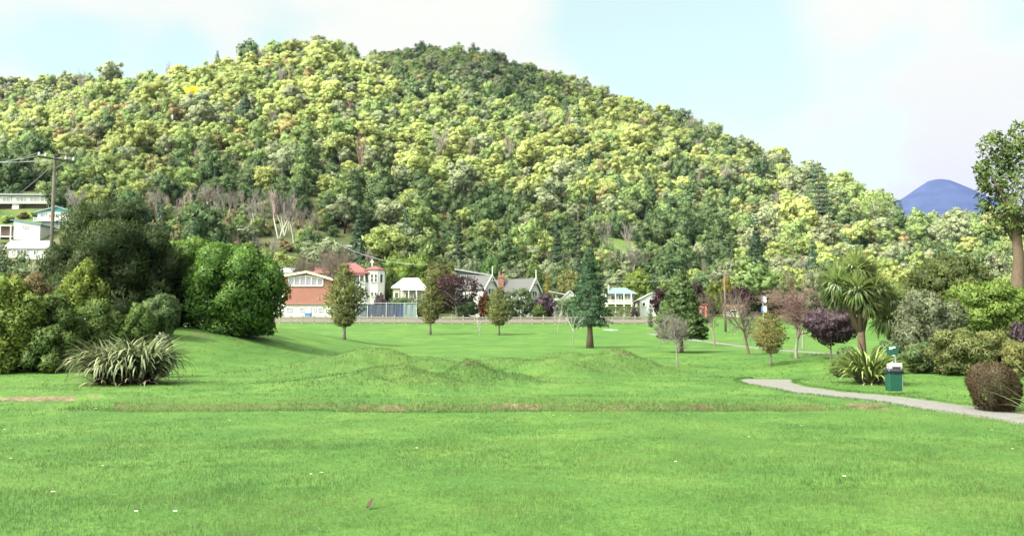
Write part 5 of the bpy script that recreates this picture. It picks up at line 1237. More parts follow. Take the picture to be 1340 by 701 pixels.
# ------------------------------------------------------------------ litter bin with bag dispenser
def litter_bin():
    p = gpt(1174, 515); k = p[1] / FPX
    t = thing('litter_bin', 'dark green litter bin with a bag dispenser on its post beside the path', 'bin', p)
    GREEN = plain('green enamel', (.005, .052, .034), .35, .5, noise=.08, scale=6); LINER = plain('black plastic liner', (.015, .017, .025), .3, .5, noise=.1, scale=20)
    GREY = plain('pale grey plastic', (.26, .25, .255), .5, .4, noise=.05, scale=8)
    m = PB(k); m.prism([(-12.6, 4), (3.6, 4), (4.4, 31), (-13.2, 31)], -8, 7); m.build('bin_body', GREEN, t, bevel=.018)
    # gathered rim of the liner folded over the edge
    m = PB(k); n = 44; V = []; F = []; r_ = np.random.default_rng(5)
    per = []
    for i in range(n):
        a = 4 * i / n; s = int(a); f = a - s; c = [(-13.6, -8.5), (4.8, -8.5), (4.8, 7.5), (-13.6, 7.5)]; q0, q1 = c[s], c[(s + 1) % 4]; per.append((q0[0] + (q1[0] - q0[0]) * f, q0[1] + (q1[1] - q0[1]) * f))
    for i, (x, y) in enumerate(per):
        d = r_.uniform(0, .5); cx_, cy_ = x + 4.4, y + .5; L_ = math.hypot(cx_, cy_)
        lowz = 28.2 - 1.6 * math.sin(i * .9) ** 2 - r_.uniform(0, 1.6)
        for z, e in ((lowz, .3 + d), (30, .15 + d * .6), (32.2, -.2)): V.append((x + cx_ / L_ * e, y + cy_ / L_ * e, z))
    for i in range(n):
        j = (i + 1) % n
        for s in (0, 1): F.append((i * 3 + s, j * 3 + s, j * 3 + s + 1, i * 3 + s + 1))
    m.add(V, F); o = m.build('bin_liner', LINER, t, smooth=True); sm_ = o.modifiers.new('thickness', 'SOLIDIFY'); sm_.thickness = .004
    m = PB(k); m.prism_x([(-7, 31.6), (6, 31.6), (6, 39.2), (-1, 39.8), (-7, 36)], -10.4, 5.2); m.build('hood', GREY, t, bevel=.02)
    m = PB(k); m.box(-8, 2.5, -7.3, -5.5, 32.4, 35.2); m.build('opening', DARK, t)
    m = PB(k); m.box(4.9, 7.0, -3, 2, 5, 40); m.build('side_frame', METAL, t, bevel=.006)
    m = PB(k); m.tube([(.5, 1.5, -8), (.5, 1.5, 5)], .9, 8); m.tube([(2.6, 8.0, 4), (2.6, 8.0, 61.5)], 1.0, 10); m.tube([(.5, 1.5, 4.2), (2.6, 8.0, 4.2)], .8, 6); m.build('post', METAL, t)
    m = PB(k); m.prism([(-9.5, 50.2), (3.4, 50.2), (3.4, 60.6), (2.4, 61.8), (-8.5, 61.8), (-9.5, 60.6)], -1, 6.6); m.build('bag_dispenser', GREEN, t, bevel=.01)
    l = PB(k); l.box(-9.0, -4.8, -1.25, -.95, 57.4, 60.4); l.box(-4.4, -.8, -1.25, -.95, 59.0, 61.2); l.build('label', WHITE, t)
    l = PB(k); l.box(-5.2, -1.8, -1.6, 1.2, 49.0, 50.1); l.build('bag_slot', WHITE, t)
    l = PB(k); l.add([(-8, -3, 39.4), (-5.6, -4, 39.9), (-5.4, -1.5, 41.6), (-7.4, -.5, 40.2), (-7.9, -3, 39.7), (-5.5, -4, 40.2), (-5.3, -1.5, 41.9), (-7.3, -.5, 40.5)], [(0, 1, 2, 3), (7, 6, 5, 4), (0, 4, 5, 1), (1, 5, 6, 2), (2, 6, 7, 3), (3, 7, 4, 0)]); o = l.build('paper_scrap', WHITE, None, p); tag(o, 'scrap of white paper lying on top of the litter bin', 'paper')
litter_bin()

# ------------------------------------------------------------------ trees on the lawn
G = 'young conifers on the lawn'
conifer('golden_conifer', 'rusty green bushy conifer in front of the brick hall', 450, 444, 344, 67, 'golden conifer', 26, .2, lo=.17, bark='pale', group=G, dens=26, per=12, droop=.05, lift=.25, egg=True, curve=.62, aspect=.4)
conifer('golden_conifer', 'rusty green conifer in front of the white-roofed house', 563, 438, 362, 46, 'golden conifer', 22, .19, lo=.2, bark='grey', group=G, dens=28, per=12, droop=.05, lift=.25, egg=True, curve=.6, aspect=.4)
conifer('golden_conifer', 'rusty green conifer in front of the dark hedge shrubs', 653, 438, 375, 47, 'golden conifer', 20, .19, lo=.2, bark='grey', group=G, dens=28, per=12, droop=.05, lift=.25, egg=True, curve=.6, aspect=.4)
conifer('golden_conifer', 'small golden-topped conifer between the two bare red-twigged trees', 1009, 479, 408, 60, 'rust conifer', 18, .1, lo=.25, bark='grey', dens=44, per=12, droop=.0, lift=.25, egg=True, curve=.6, aspect=.45, group=G)
conifer('field_pine', 'tall dark green pine with tiered branches and a thick brown trunk on the lawn', 772, 455, 320, 64, 'field pine', 22, .2, lo=.23, bark='brown', tr=.2, dens=40, per=14, droop=.16, curve=.72, aspect=.35)
conifer('dark_conifer', 'dense dark green conifer on the lawn behind the small grey leafless tree', 892, 461, 354, 70, 'soft conifer', 28, .24, lo=.2, bark='brown', dens=60, per=17, droop=.12, curve=.7, aspect=.5)
bare('bare_tree', 'small grey wispy tree on the lawn in front of the dark conifer', 'tree', 887, 481, 404, 46, 'grey twig', 'grey', levels=5, spread=.75, up=.15, minr=.0035, r0=.045, len0=.33)
G = 'bare red-twigged trees on the right lawn'
bare('bare_tree', 'slim bare tree between the dark conifer and the brown pole', 'tree', 935, 453, 378, 46, 'brown twig', 'pink', group=G, levels=5, spread=.7, up=.2, r0=.08, minr=.006, len0=.3)
bare('bare_tree', 'wide bare brown tree left of the sign post', 'tree', 980, 463, 376, 74, 'brown twig', 'pink', group=G, levels=5, spread=.72, up=.18, r0=.085, minr=.006, len0=.3)
bare('bare_tree', 'wide bare red-topped tree left of the dusky purple tree', 'tree', 1042, 468, 369, 92, 'red twig', 'pale', group=G, levels=5, spread=.72, up=.18, r0=.085, minr=.006, len0=.3)
G = 'thin young whips on the lawn'
for px, b, tp, w, lab in ((629, 450, 414, 14, 'thin pale sapling in front of the red-leaved bush'), (729, 439, 396, 22, 'pale many-stemmed sapling against the dark hedge shrubs'), (750, 456, 404, 30, 'pale bare sapling just left of the tall field pine')):
    bare('sapling', lab, 'tree', px, b, tp, w, 'white twig', 'pale', group=G, levels=2, spread=.4, up=.6, r0=.028, minr=.008)

# trees and shrubs behind the rail fence
broadleaf('purple_tree', 'purple-leaved tree with pale forked stems behind the rail fence', 'tree', 597, 417, 356, 76, 'purple', 6000, .2, Y=112.5, lo=.22, nl=14, lr=.4, flat=1.0, bark='pale', tr=.1, limbs=7, core=0)
broadleaf('red_bush', 'rusty red bush beside the purple-leaved tree', 'shrub', 634, 417, 376, 20, 'red leaf', 1100, .17, Y=112, lo=.05)
for px, b, tp, w, mat, Y, lab in ((680, 417, 375, 52, 'dark green', 113.5, 'dark green hedge shrub below the right gabled villa'), (712, 417, 380, 38, 'dusky purple', 113, 'brownish purple shrub in the hedge behind the rail fence'), (706, 418, 396, 22, 'leafy', 112.2, 'low bright green bush at the foot of the brownish purple shrub'), (744, 417, 385, 44, 'dark green', 113.5, 'dark green shrub left of the tall field pine'), (775, 417, 392, 40, 'dark green', 114, 'dark shrub right behind the tall field pine'), (525, 405, 384, 48, 'dark green', 115, 'dark green shrub in front of the white-roofed house'), (497, 400, 383, 20, 'dusky purple', 116, 'purplish shrub below the bay turret'), (552, 415, 388, 26, 'dark green', 114, 'dark shrub left of the purple-leaved tree'), (612, 417, 386, 46, 'dark green', 115, 'dark green shrub under the purple-leaved tree'), (645, 417, 380, 34, 'dark green', 115, 'dark shrub below the left gabled villa')):
    broadleaf('shrub', lab, 'shrub', px, b, tp, w, mat, 1900, .19, Y=Y, lo=.0, nl=13, group='shrubs behind the rail fence', irr=.35)
def hedge():
    Y = 112.4; r = rg(); p = at(806, 417, Y); p[2] = gz(p[0], Y); k = Y / FPX
    t = thing('hedge', 'clipped green hedge below the turquoise-roofed house', 'hedge', p)
    n = 3400; L_, D, H = 62 * k, 1.2, at(806, 402, Y)[2] - p[2]
    P = np.stack([r.uniform(-L_ / 2, L_ / 2, n), r.uniform(-D / 2, D / 2, n), r.uniform(0, H, n)], 1); f = r.integers(0, 3, n)
    N = np.zeros((n, 3)); P[f == 0, 1] = -D / 2 + r.uniform(-.05, .1, (f == 0).sum()); N[f == 0] = (0, -1, .2); P[f == 1, 2] = H + r.uniform(-.12, .06, (f == 1).sum()); N[f == 1] = (0, 0, 1); N[f == 2] = (0, .3, 1)
    V, q, NN = leaf_quads(P, nrm(N), .16, r, spread=.9); link('foliage', np_mesh('foliage', V, [q], LM['leafy'], NN, np.repeat(r.random(n), 4)), t)
    m = MB()
    for x in np.linspace(-L_ / 2 + .3, L_ / 2 - .3, 9): m.tube([(x, 0, -.1), (x + .1, .05, H * .8)], [.05, .02], 5)
    m.build('stems', BARK['brown'], t)
hedge()
broadleaf('shrub', 'narrow brown-red shrub set in the clipped hedge', 'shrub', 830, 419, 402, 9, 'dusky purple', 700, .14, Y=111.6, lo=0, group='shrubs behind the rail fence')
conifer('column_cypress', 'small dark columnar cypress at the right end of the rail fence', 851.5, 428, 399, 8, 'pine', 16, .16, lo=.02, dens=26, per=8, droop=-.5, curve=.3)
conifer('column_cypress', 'golden yellow columnar cypress beside the right gabled villa', 716.5, 392, 356, 10, 'yellow cypress', 20, .2, Y=121.5, lo=.02, dens=26, per=8, droop=-.5, curve=.3)
for px, b, tp, w, mat, Y, lab in ((866, 412, 374, 30, 'purple', 117, 'dark purple tree left of the dark green conifer'), (913, 408, 366, 30, 'purple', 119, 'dark purple tree behind the small red shed'), (968, 408, 370, 46, 'purple', 122, 'dark reddish purple tree behind the brown wooden pole'), (934, 412, 364, 34, 'sunny leaf', 121, 'yellow-green tree left of the brown wooden pole'), (951, 402, 357, 16, 'yellow cypress', 124, 'narrow yellow-green tree behind the brown wooden pole'), (872, 420, 390, 26, 'leafy', 112, 'green bush left of the dark green conifer')):
    broadleaf('garden_tree', lab, 'tree', px, b, tp, w, mat, 2000, .2, Y=Y, lo=.1, nl=13, group='garden trees right of the turquoise-roofed house')
for px, b, tp, w, mat, Y, lab, n in ((530, 400, 322, 84, 'lime', 137, 'large lime green tree behind the white-roofed house', 4200), (575, 385, 338, 50, 'gold olive', 133, 'yellowish tree below the palm', 2600), (508, 395, 345, 40, 'leafy', 131, 'green tree close behind the bay turret', 2200), (640, 375, 328, 40, 'leafy', 136, 'fresh green tree behind the left gabled villa', 2300), (612, 370, 325, 44, 'grey green', 140, 'grey-green tree behind the long grey-roofed house', 2300), (392, 372, 332, 42, 'leafy', 134, 'rounded green tree behind the roof of the brick hall', 2300), (350, 366, 318, 44, 'mid green', 137, 'mid green tree above the grey-roofed house by the brick hall', 2300), (698, 372, 340, 36, 'leafy', 133, 'light green tree between the gabled villas and the forest', 2100), (745, 385, 345, 44, 'gold olive', 131, 'olive green tree behind the white-roofed low house', 2300), (832, 386, 346, 52, 'lime', 132, 'lime green tree above the turquoise-roofed house', 2600), (880, 392, 352, 46, 'mid green', 130, 'green tree behind the dark purple tree', 2400), (985, 392, 332, 66, 'dark green', 138, 'broad dark green tree below the pointed hillside conifer', 3600), (1020, 398, 345, 50, 'mid green', 133, 'green tree behind the bare red-topped tree', 2400), (1070, 402, 350, 60, 'grey green', 128, 'grey-green tree left of the cabbage tree', 2600)):
    broadleaf('garden_tree', lab, 'tree', px, b, tp, w, mat, n, .26, Y=Y, lo=.06, nl=15, group='garden trees at the foot of the hill')
def palm(name, label, px, b, tp, w, Y, lc=.32):
    r = rg(); p, H, W = place(px, b, tp, w, Y); t = thing(name, label, 'palm', p); m = MB(); hz = H * (1 - lc); m.tube([(0, 0, -.2), (0, 0, hz * .5), (0, 0, hz)], [.34, .28, .32], 10); m.build('trunk', BARK['brown'], t)
    V, F, T, N = [], [], [], []; o = 0
    for i in range(38):
        a = r.uniform(0, 6.28); pitch = r.uniform(-.2, 1.35); L_ = W * .55 * r.uniform(.85, 1.1); p0 = np.array([0, 0, hz]); q = p0; d = np.array([math.cos(a), math.sin(a)])
        for j in range(14):
            f = j / 13; ang = pitch - 1.5 * f; q2 = q + np.array([d[0] * math.cos(ang), d[1] * math.cos(ang), math.sin(ang)]) * L_ / 14
            for sgn in (-1, 1):
                side = np.array([-d[1], d[0], 0]) * sgn; ll = L_ * .26 * (1 - abs(f - .4)); tip = q + side * ll + (q2 - q) * 3 + np.array([0, 0, -ll * .25]); w_ = (q2 - q) * .8
                V += [q, q + w_, tip]; F.append((o, o + 1, o + 2)); o += 3; tt = r.random(); T += [tt] * 3; N += [(0, 0, 1)] * 3
            q = q2
    link('fronds', np_mesh('fronds', np.array(V), [np.array(F)], LM['palm'], np.array(N) + np.array(V) * 0, np.array(T)), t)
palm('palm', 'date palm with a wide arching crown behind the purple-leaved tree', 579, 378, 326, 46, 134)

# pale leafless trees on the lower hill
G = 'bare pale-stemmed trees on the lower hill'
proto = []
for j, (tw, bk, tr_) in enumerate((('grey twig', 'pale', 1), ('red twig', 'pale', 2), ('grey twig', 'pale', 3), ('brown twig', 'grey', 1))):
    proto.append(({'red twig': 'pink twig'}.get(tw, tw), {'pale': 'white'}.get(bk, bk), tr_))
first = {}
def birch(px, b, tp, kind, label, W):
    p, H, Wd = place(px, b, tp, W)
    if kind not in first:
        t = thing('bare_birch', label, 'tree', p, G); tw, bk, n = proto[kind]; r = rg(); t['category'] = 'tree'; bare_parts(t, H, Wd, tw, bk, r, r0=H * .013, levels=3, spread=.40, trunks=n, up=.8, minr=.013, ratio=.6, len0=.55); first[kind] = (t, H); return t
    t, h = first[kind]; return copy_tree(t, p, random.Random(int(px * 7 + b)).uniform(0, 6.28), H / h, label)
for i, (px, b, tp, kd, w) in enumerate(((196, 292, 246, 0, 22), (207, 294, 250, 2, 24), (186, 288, 248, 3, 20), (222, 290, 255, 1, 22), (249, 287, 248, 1, 28), (263, 296, 240, 0, 16), (270, 298, 238, 3, 18), (283, 290, 244, 0, 18), (296, 288, 246, 2, 18), (318, 285, 250, 1, 20), (332, 292, 246, 0, 22), (342, 290, 250, 3, 20), (365, 312, 244, 1, 24), (372, 308, 250, 2, 26), (384, 318, 262, 0, 20), (392, 322, 268, 3, 20), (410, 310, 274, 0, 18), (417, 312, 276, 3, 16), (352, 280, 248, 0, 18), (238, 280, 250, 3, 22), (190, 300, 262, 0, 18), (213, 284, 244, 3, 18), (230, 296, 258, 0, 16), (256, 300, 252, 3, 20), (276, 282, 240, 2, 18), (290, 304, 256, 0, 18), (304, 300, 250, 3, 20), (311, 288, 246, 0, 16), (325, 306, 258, 0, 18), (338, 304, 258, 2, 20), (348, 306, 256, 0, 18), (358, 300, 250, 3, 20), (378, 300, 252, 0, 18), (398, 312, 268, 0, 18), (404, 320, 276, 3, 18))):
    birch(px, b, tp, kd, ('tall bare pale-stemmed tree', 'bare reddish-topped tree with white forked stems', 'many-stemmed bare grey tree', 'bare brownish tree')[kd] + (' on the slope above the big dark tree' if px < 230 else ' on the slope above the bright green tree' if px < 340 else ' on the slope above the brick hall'), w)
for i, (px, b, tp, kd, w, lab) in enumerate(((725, 372, 326, 3, 30, 'bare brown tree left behind the tall field pine'), (736, 374, 330, 0, 26, 'bare grey tree left behind the tall field pine'), (798, 372, 322, 2, 34, 'bare grey many-stemmed tree above the turquoise roof'), (812, 370, 318, 0, 30, 'tall bare grey tree above the turquoise roof'), (826, 368, 322, 2, 34, 'bare grey many-stemmed tree right above the turquoise roof'), (842, 372, 326, 3, 30, 'bare brownish tree above the small white gabled house'), (902, 378, 338, 0, 30, 'bare grey tree behind the dark green conifer'), (918, 380, 340, 1, 34, 'bare reddish-topped tree behind the dark green conifer'), (1030, 380, 330, 2, 44, 'bare grey tree behind the bare red-topped tree on the lawn'), (1052, 384, 332, 0, 40, 'tall bare grey tree left of the cabbage tree'), (1062, 372, 338, 3, 36, 'bare brownish tree left of the cabbage tree'))):
    birch(px, b, tp, kd, lab, w)

for px, b, tp, w, Y, lab in ((424, 400, 322, 62, 122.6, 'bare brownish tree spreading in front of the faded red roof'), (404, 400, 330, 50, 124, 'bare brownish tree behind the roof of the brick hall'), (447, 396, 316, 58, 131, 'bare brownish tree rising behind the red-roofed villa')):
    bare('bare_tree', lab, 'tree', px, b, tp, w, 'brown twig', 'grey', Y=Y, group='bare brown trees around the red roofs', levels=5, spread=.6, up=.3, minr=.011, len0=.3)

for px, b, tp, w, mat, lab in ((30, 286, 277, 16, 'olive brown', 'brownish bush below the stilts of the long white house'), (50, 286, 275, 16, 'mid green', 'green bush between the long white house and the turquoise-gabled one'), (98, 282, 256, 26, 'dark green', 'dark green tree right of the long white house'), (110, 268, 244, 24, 'yellow green', 'yellow-green tree at the right end of the long white house'), (10, 291, 281, 16, 'yellow green', 'yellow-green bush behind the skillion-roofed house'), (18, 270, 240, 30, 'dark green', 'dark green tree behind the long white house, left one'), (62, 266, 236, 32, 'mid green', 'mid green tree behind the long white house, right one')):
    broadleaf('garden_shrub', lab, 'shrub', px, b, tp, w, mat, 1300, .32, lo=.02, nl=10, group='bushes around the hillside houses')

# single trees that stand out on the hill
broadleaf('gorse_tree', 'bright yellow flowering tree high on the left hillside', 'tree', 258, 141, 111, 36, 'yellow flower', 2600, .55, lo=.0, nl=14)
for px, b, tp, w, lab, Y in ((757, 322, 262, 18, 'slim dark pine on the hill above the tall field pine', 160), (728, 322, 284, 26, 'dark broad pine left of the slim dark hillside pine', 165), (990, 352, 296, 56, 'pointed dark conifer on the lower hill behind the bare trees', 134), (320, 166, 122, 36, 'dark conifer standing out on the left hillside', None), (600, 312, 280, 26, 'dark pine in the middle of the lower hill', 165), (470, 305, 268, 30, 'dark pine on the hill above the bay turret', 165)):
    conifer('hill_pine', lab, px, b, tp, w, 'pine', 24, .5, Y=Y, lo=.05, dens=24, per=14, group='dark pines standing out on the hill', droop=.2)
def skyline_tree(px, b, tp, w, lab, mat='grey green', n=500, leaf=.6, lo=.45, nl=9):
    broadleaf('skyline_tree', lab, 'tree', px, b, tp, w, mat, n, leaf, lo=lo, nl=nl, lr=.3, flat=.6, group='trees breaking the skyline', irr=.5, bark='grey', limbs=6, core=0)
skyline_tree(329, 80, 54, 28, 'thin umbrella-shaped tree on the skyline left of the summit', n=330)
skyline_tree(414, 62, 44, 18, 'wind-bent tree on the summit of the left hill', 'yellow green', 380)
skyline_tree(493, 80, 66, 10, 'tiny tree in the dip between the two summits', n=200)
skyline_tree(908, 186, 154, 34, 'airy grey-green tree on the right skyline', n=620)
skyline_tree(930, 192, 160, 26, 'airy grey-green tree low on the right skyline', n=420)
skyline_tree(1015, 228, 200, 26, 'spreading tree on the skyline left of the tall skyline pine', n=420)
skyline_tree(1145, 305, 243, 56, 'broad flat-topped pine at the right end of the skyline', 'mid green', 1500, .5, .3, 14)
skyline_tree(1118, 268, 236, 34, 'rounded tree on the skyline between the two pines', 'mid green', 700)
skyline_tree(4, 118, 102, 18, 'small bluish tree on the skyline at the left edge', n=260)
conifer('skyline_pine', 'tall layered pine on the right skyline', 1072, 292, 208, 46, 'pine', 13, .6, lo=.15, dens=12, per=11, droop=.05, curve=.5)

# ------------------------------------------------------------------ left bank
broadleaf('dark_tree', 'big dark fine-leaved tree in front of the hillside houses', 'tree', 143, 432, 254, 188, 'dark olive', 34000, .19, Y=44, lo=.04, nl=26, lr=.27, bark='dark', tr=.2, aspect=.3, sc=.5, up=.35, clump=.6, core=.5, shell=.5)
broadleaf('green_tree', 'bright green leafy tree on the bank beside the big dark tree', 'tree', 231, 430, 303, 122, 'fresh green', 17000, .15, Y=47.5, lo=.06, nl=20, aspect=.6, tr=.14, group='green trees on the bank', sc=.6)
broadleaf('green_tree', 'bright green leafy tree nearest the brick hall', 'tree', 312, 439, 306, 138, 'fresh green', 24000, .15, Y=45.5, lo=.03, nl=24, aspect=.6, tr=.16, group='green trees on the bank', sc=.6)
G = 'shrubs on the left bank'
for px, b, tp, w, mat, Y, n, leaf, lab in (
    (8, 482, 352, 92, 'sunny leaf', 30.5, 9000, .14, 'large yellow-green leafy shrub at the left edge'),
    (66, 474, 375, 84, 'leafy', 32, 8500, .12, 'rounded mid green shrub right of the yellow-green edge shrub'),
    (-40, 478, 380, 80, 'leafy', 31, 5000, .13, 'green shrub cut by the left edge'),
    (106, 448, 336, 70, 'lime', 37.5, 7500, .13, 'rounded lime green shrub in front of the big dark tree'),
    (36, 440, 346, 62, 'bronze', 38, 5200, .12, 'bronze-brown bush below the white cottage'),
    (4, 430, 352, 60, 'leafy', 39, 4800, .13, 'green bush below the cottage at the left edge'),
    (126, 462, 386, 72, 'leafy', 34, 7000, .11, 'feathery green shrub behind the grey flax'),
    (180, 452, 394, 44, 'leafy', 36, 4200, .1, 'small leafy green shrub below the big dark tree'),
    (207, 448, 380, 56, 'dark green', 40, 4600, .13, 'dark green shrub between the flax and the green trees'),
    (66, 470, 420, 66, 'leafy', 30.5, 4500, .1, 'low green shrub at the foot of the left bank'),
    (213, 484, 428, 30, 'silver green', 29.5, 1700, .1, 'small pale leafy shrub at the right side of the grey flax')):
    broadleaf('shrub', lab, 'shrub', px, b, tp, w, mat, n, leaf, Y=Y, lo=.0, nl=16, group=G, sc=.4, irr=.35, tr=.05)

def flax(name, label, p, n, ln, spreadr, mat, wd, pitch, bend, seed, parts=True, group=None):
    r = np.random.default_rng(seed); sp = []
    for i in range(n):
        a = r.uniform(0, 6.283); q = r.random() ** .6 * spreadr; base = (math.cos(a) * q, math.sin(a) * q, -.03)
        az = a + r.uniform(-.7, .7); sp.append((base, az, r.uniform(*pitch), ln * r.uniform(.65, 1.1), r.uniform(*bend), wd * r.uniform(.75, 1.2), r.random() * .65))
    V, F, T, N = strap_leaves(sp, 9); t = thing(name, label, 'flax', p, group)
    link('leaves', np_mesh('leaves', V, [F], LM[mat], N, T), t)
    sp = []
    for i in range(n // 9):
        a = r.uniform(0, 6.283); q = r.random() ** .5 * spreadr * 1.05; sp.append(((math.cos(a) * q, math.sin(a) * q, -.03), a + r.uniform(-.8, .8), r.uniform(.3, .9), ln * r.uniform(.35, .7), r.uniform(.9, 1.9), wd * .7, r.random() * .7))
    V, F, T, N = strap_leaves(sp, 6); link('dead_leaves', np_mesh('dead_leaves', V, [F], LM['dead strap'], N, T), t)
    return t
pf = gpt(160, 503)
G = 'grey flax clump on the left'
flax('flax', 'wide grey-green flax clump with drooping leaves, left half', pf + np.array([-.36, .15, -.02]), 400, 1.72, .4, 'flax grey', .07, (1.1, 1.57), (1.3, 3.7), 3)
_q = pf + np.array([.38, .25, 0]); _q[2] = gz(_q[0], _q[1]); flax('flax', 'wide grey-green flax clump with drooping leaves, right half', _q, 400, 1.82, .4, 'flax grey', .07, (1.1, 1.57), (1.3, 3.6), 4)
_q = gpt(1136, 502); flax('flax', 'bright yellow-green flax bush left of the litter bin', _q, 280, 1.4, .26, 'flax green', .06, (.7, 1.55), (.8, 2.6), 5)
_q = np.array([8.35, 13.2, 0]); _q[2] = gz(_q[0], _q[1]); _q[0] = 8.25
r = np.random.default_rng(9)
flax('flax', 'flax bush at the right edge, only its leaf tips reaching into view', _q, 46, 1.5, .15, 'flax grey', .05, (.7, 1.5), (.4, 1.5), 15)

# ------------------------------------------------------------------ right side plantings
def cabbage_tree(name, label, p, heads, trunk_pts, tr, lr, n, seed):
    r = np.random.default_rng(seed); t = thing(name, label, 'cabbage tree', p)
    m = MB(); m.tube(trunk_pts, [tr * 1.25] + [tr * (1 - .25 * i / len(trunk_pts)) for i in range(len(trunk_pts) - 1)], 9); top = np.array(trunk_pts[-1])
    for hx, hy, hz, s in heads:
        h = np.array([hx, hy, hz]); m.tube([trunk_pts[-2], (np.array(trunk_pts[-1]) * .5 + h * .5) + np.array([0, 0, -.12]), h], [tr * .7, tr * .6, tr * .5], 7)
    m.build('trunk', BARK['brown'], t, smooth=True)
    for hx, hy, hz, s in heads:
        sp = []
        for i in range(int(n)):
            z = r.uniform(-.75, 1.0); sp.append((np.array([hx, hy, hz]) + unit(1, r)[0] * .05, r.uniform(0, 6.283), math.asin(z) + .12, lr * s * r.uniform(.75, 1.1), r.uniform(.5, 1.5) * (1.2 - .5 * z), .055 * s ** .5, r.random() * .7))
        V, F, T, N = strap_leaves(sp, 5); c0 = np.array([hx, hy, hz]); N = nrm(N * .5 + nrm(V - c0) * .7)
        link('leaf_head', np_mesh('leaf_head', V, [F], LM['cabbage'], N, T), t)
        sp = [(np.array([hx, hy, hz - .1]), r.uniform(0, 6.283), r.uniform(-1.2, -.6), lr * s * r.uniform(.5, .85), r.uniform(.0, .5), .04, r.random() * .6) for i in range(26)]
        V, F, T, N = strap_leaves(sp, 4); link('dead_leaves', np_mesh('dead_leaves', V, [F], LM['dead strap'], N, T), t)
def cabbages():
    Y = 33.0; b = at(1128, 462, Y); b[2] = gz(b[0], Y); k = Y / FPX
    H = lambda px, py, dy=0, s=1.0: ((px - 1128) * k, dy, at(1128, py, Y)[2] - b[2], s)
    cabbage_tree('cabbage_tree', 'tall cabbage tree with several spiky leaf heads behind the green flax', b, [H(1127, 352, .2, 1.0), H(1098, 372, 0, 1.0), H(1118, 382, -.5, 1.0), H(1150, 378, .1, .95), H(1133, 398, -.3, .85), H(1106, 388, .5, .9), H(1142, 362, .5, .9)], [(0, 0, -.2), (.02, 0, .8), (0, .02, 1.5), (-.02, 0, H(0, 415)[2])], .15, .92, 330, 21)
    Y = 34.0; b2 = at(1165, 465, Y); b2[2] = gz(b2[0], Y); k = Y / FPX
    H2 = lambda px, py, dy=0, s=1.0: ((px - 1165) * k, dy, at(1165, py, Y)[2] - b2[2], s)
    cabbage_tree('cabbage_tree', 'smaller cabbage tree right of the tall one, behind the litter bin', b2, [H2(1168, 394, 0, .95), H2(1158, 420, -.4, 1.0), H2(1182, 408, .2, .85)], [(0, 0, -.2), (.02, 0, .5), (0, 0, H2(0, 432)[2])], .11, .9, 300, 22)
cabbages()
G = 'shrubs on the right'
for px, b, tp, w, mat, Y, n, leaf, lab, lo in (
    (1240, 450, 320, 142, 'olive green', 50, 15000, .2, 'large rounded olive green tree behind the right shrubs', .05),
    (1087, 458, 398, 78, 'dusky purple', 41, 6500, .12, 'dusky purple small tree left of the cabbage tree', .22),
    (1216, 506, 366, 96, 'silver green', 31.5, 13000, .1, 'tall silvery grey-green shrub behind the litter bin', .05),
    (1296, 500, 360, 118, 'sunny leaf', 33, 13000, .12, 'yellow-green leafy tree behind the yellow-olive shrubs', .12),
    (1352, 500, 372, 90, 'sunny leaf', 34, 7000, .12, 'leafy green tree cut by the right edge', .05),
    (1208, 508, 446, 66, 'dark green', 29.3, 6000, .1, 'dark green low shrub right of the litter bin', .0),
    (1258, 508, 426, 84, 'gold olive', 28.2, 9000, .09, 'yellow-olive fine shrub left of the brown ball shrub', .03),
    (1306, 510, 424, 74, 'gold olive', 28.8, 7500, .09, 'yellow-olive fine shrub behind the brown ball shrub', .03),
    (1334, 512, 446, 50, 'gold olive', 27.5, 4200, .09, 'olive shrub at the right edge', .0),
    (1335, 470, 414, 36, 'dusky purple', 29.8, 2600, .1, 'dusky purple bush at the right edge', .0),
    (1109, 500, 452, 42, 'dark green', 30.2, 3600, .09, 'dark grey-green shrub left of the green flax', .0),
    (1165, 500, 440, 46, 'dark green', 31.5, 3800, .11, 'dark shrub in the gap between flax and litter bin', .0)):
    broadleaf('tree' if ' tree ' in lab else 'shrub', lab, 'tree' if ' tree ' in lab else 'shrub', px, b, tp, w, mat, n, leaf, Y=Y, lo=lo, nl=18, group=G, sc=.4, irr=.38, aspect=.5, bark='grey', tr=.05)
def ball_shrub():
    r = rg(); p = gpt(1302, 536); k = p[1] / FPX; R = 31 * k; H = 61 * k; t = thing('ball_shrub', 'brown fine-twigged ball-shaped shrub at the edge of the path', 'shrub', p)
    lb = [(0, 0, H * .5, R, R, H * .52)] + [(R * .45 * math.cos(a), R * .45 * math.sin(a), H * (.45 + .12 * math.sin(3 * a)), R * .6, R * .6, H * .42) for a in np.linspace(0, 5.5, 7)]
    P, N, kk = lobe_points(lb, 20000, r, shell=.6, zmin=.01, rough=.26); V, q, NN = leaf_quads(P, N, .06, r, aspect=.25, spread=.6, up=.35); link('crown', np_mesh('crown', V, [q], LM['ball shrub'], NN, tints(kk, P, r, .5, .2)), t)
    m = MB()
    for i in range(26): a = r.uniform(0, 6.28); q_ = r.uniform(.2, .8) * R; m.tube([(0.05 * math.cos(a), .05 * math.sin(a), -.03), (q_ * .6 * math.cos(a), q_ * .6 * math.sin(a), H * .4), (q_ * math.cos(a), q_ * math.sin(a), H * r.uniform(.6, .9))], [.014, .009, .004], 4)
    m.build('stems', BARK['grey'], t)
ball_shrub()
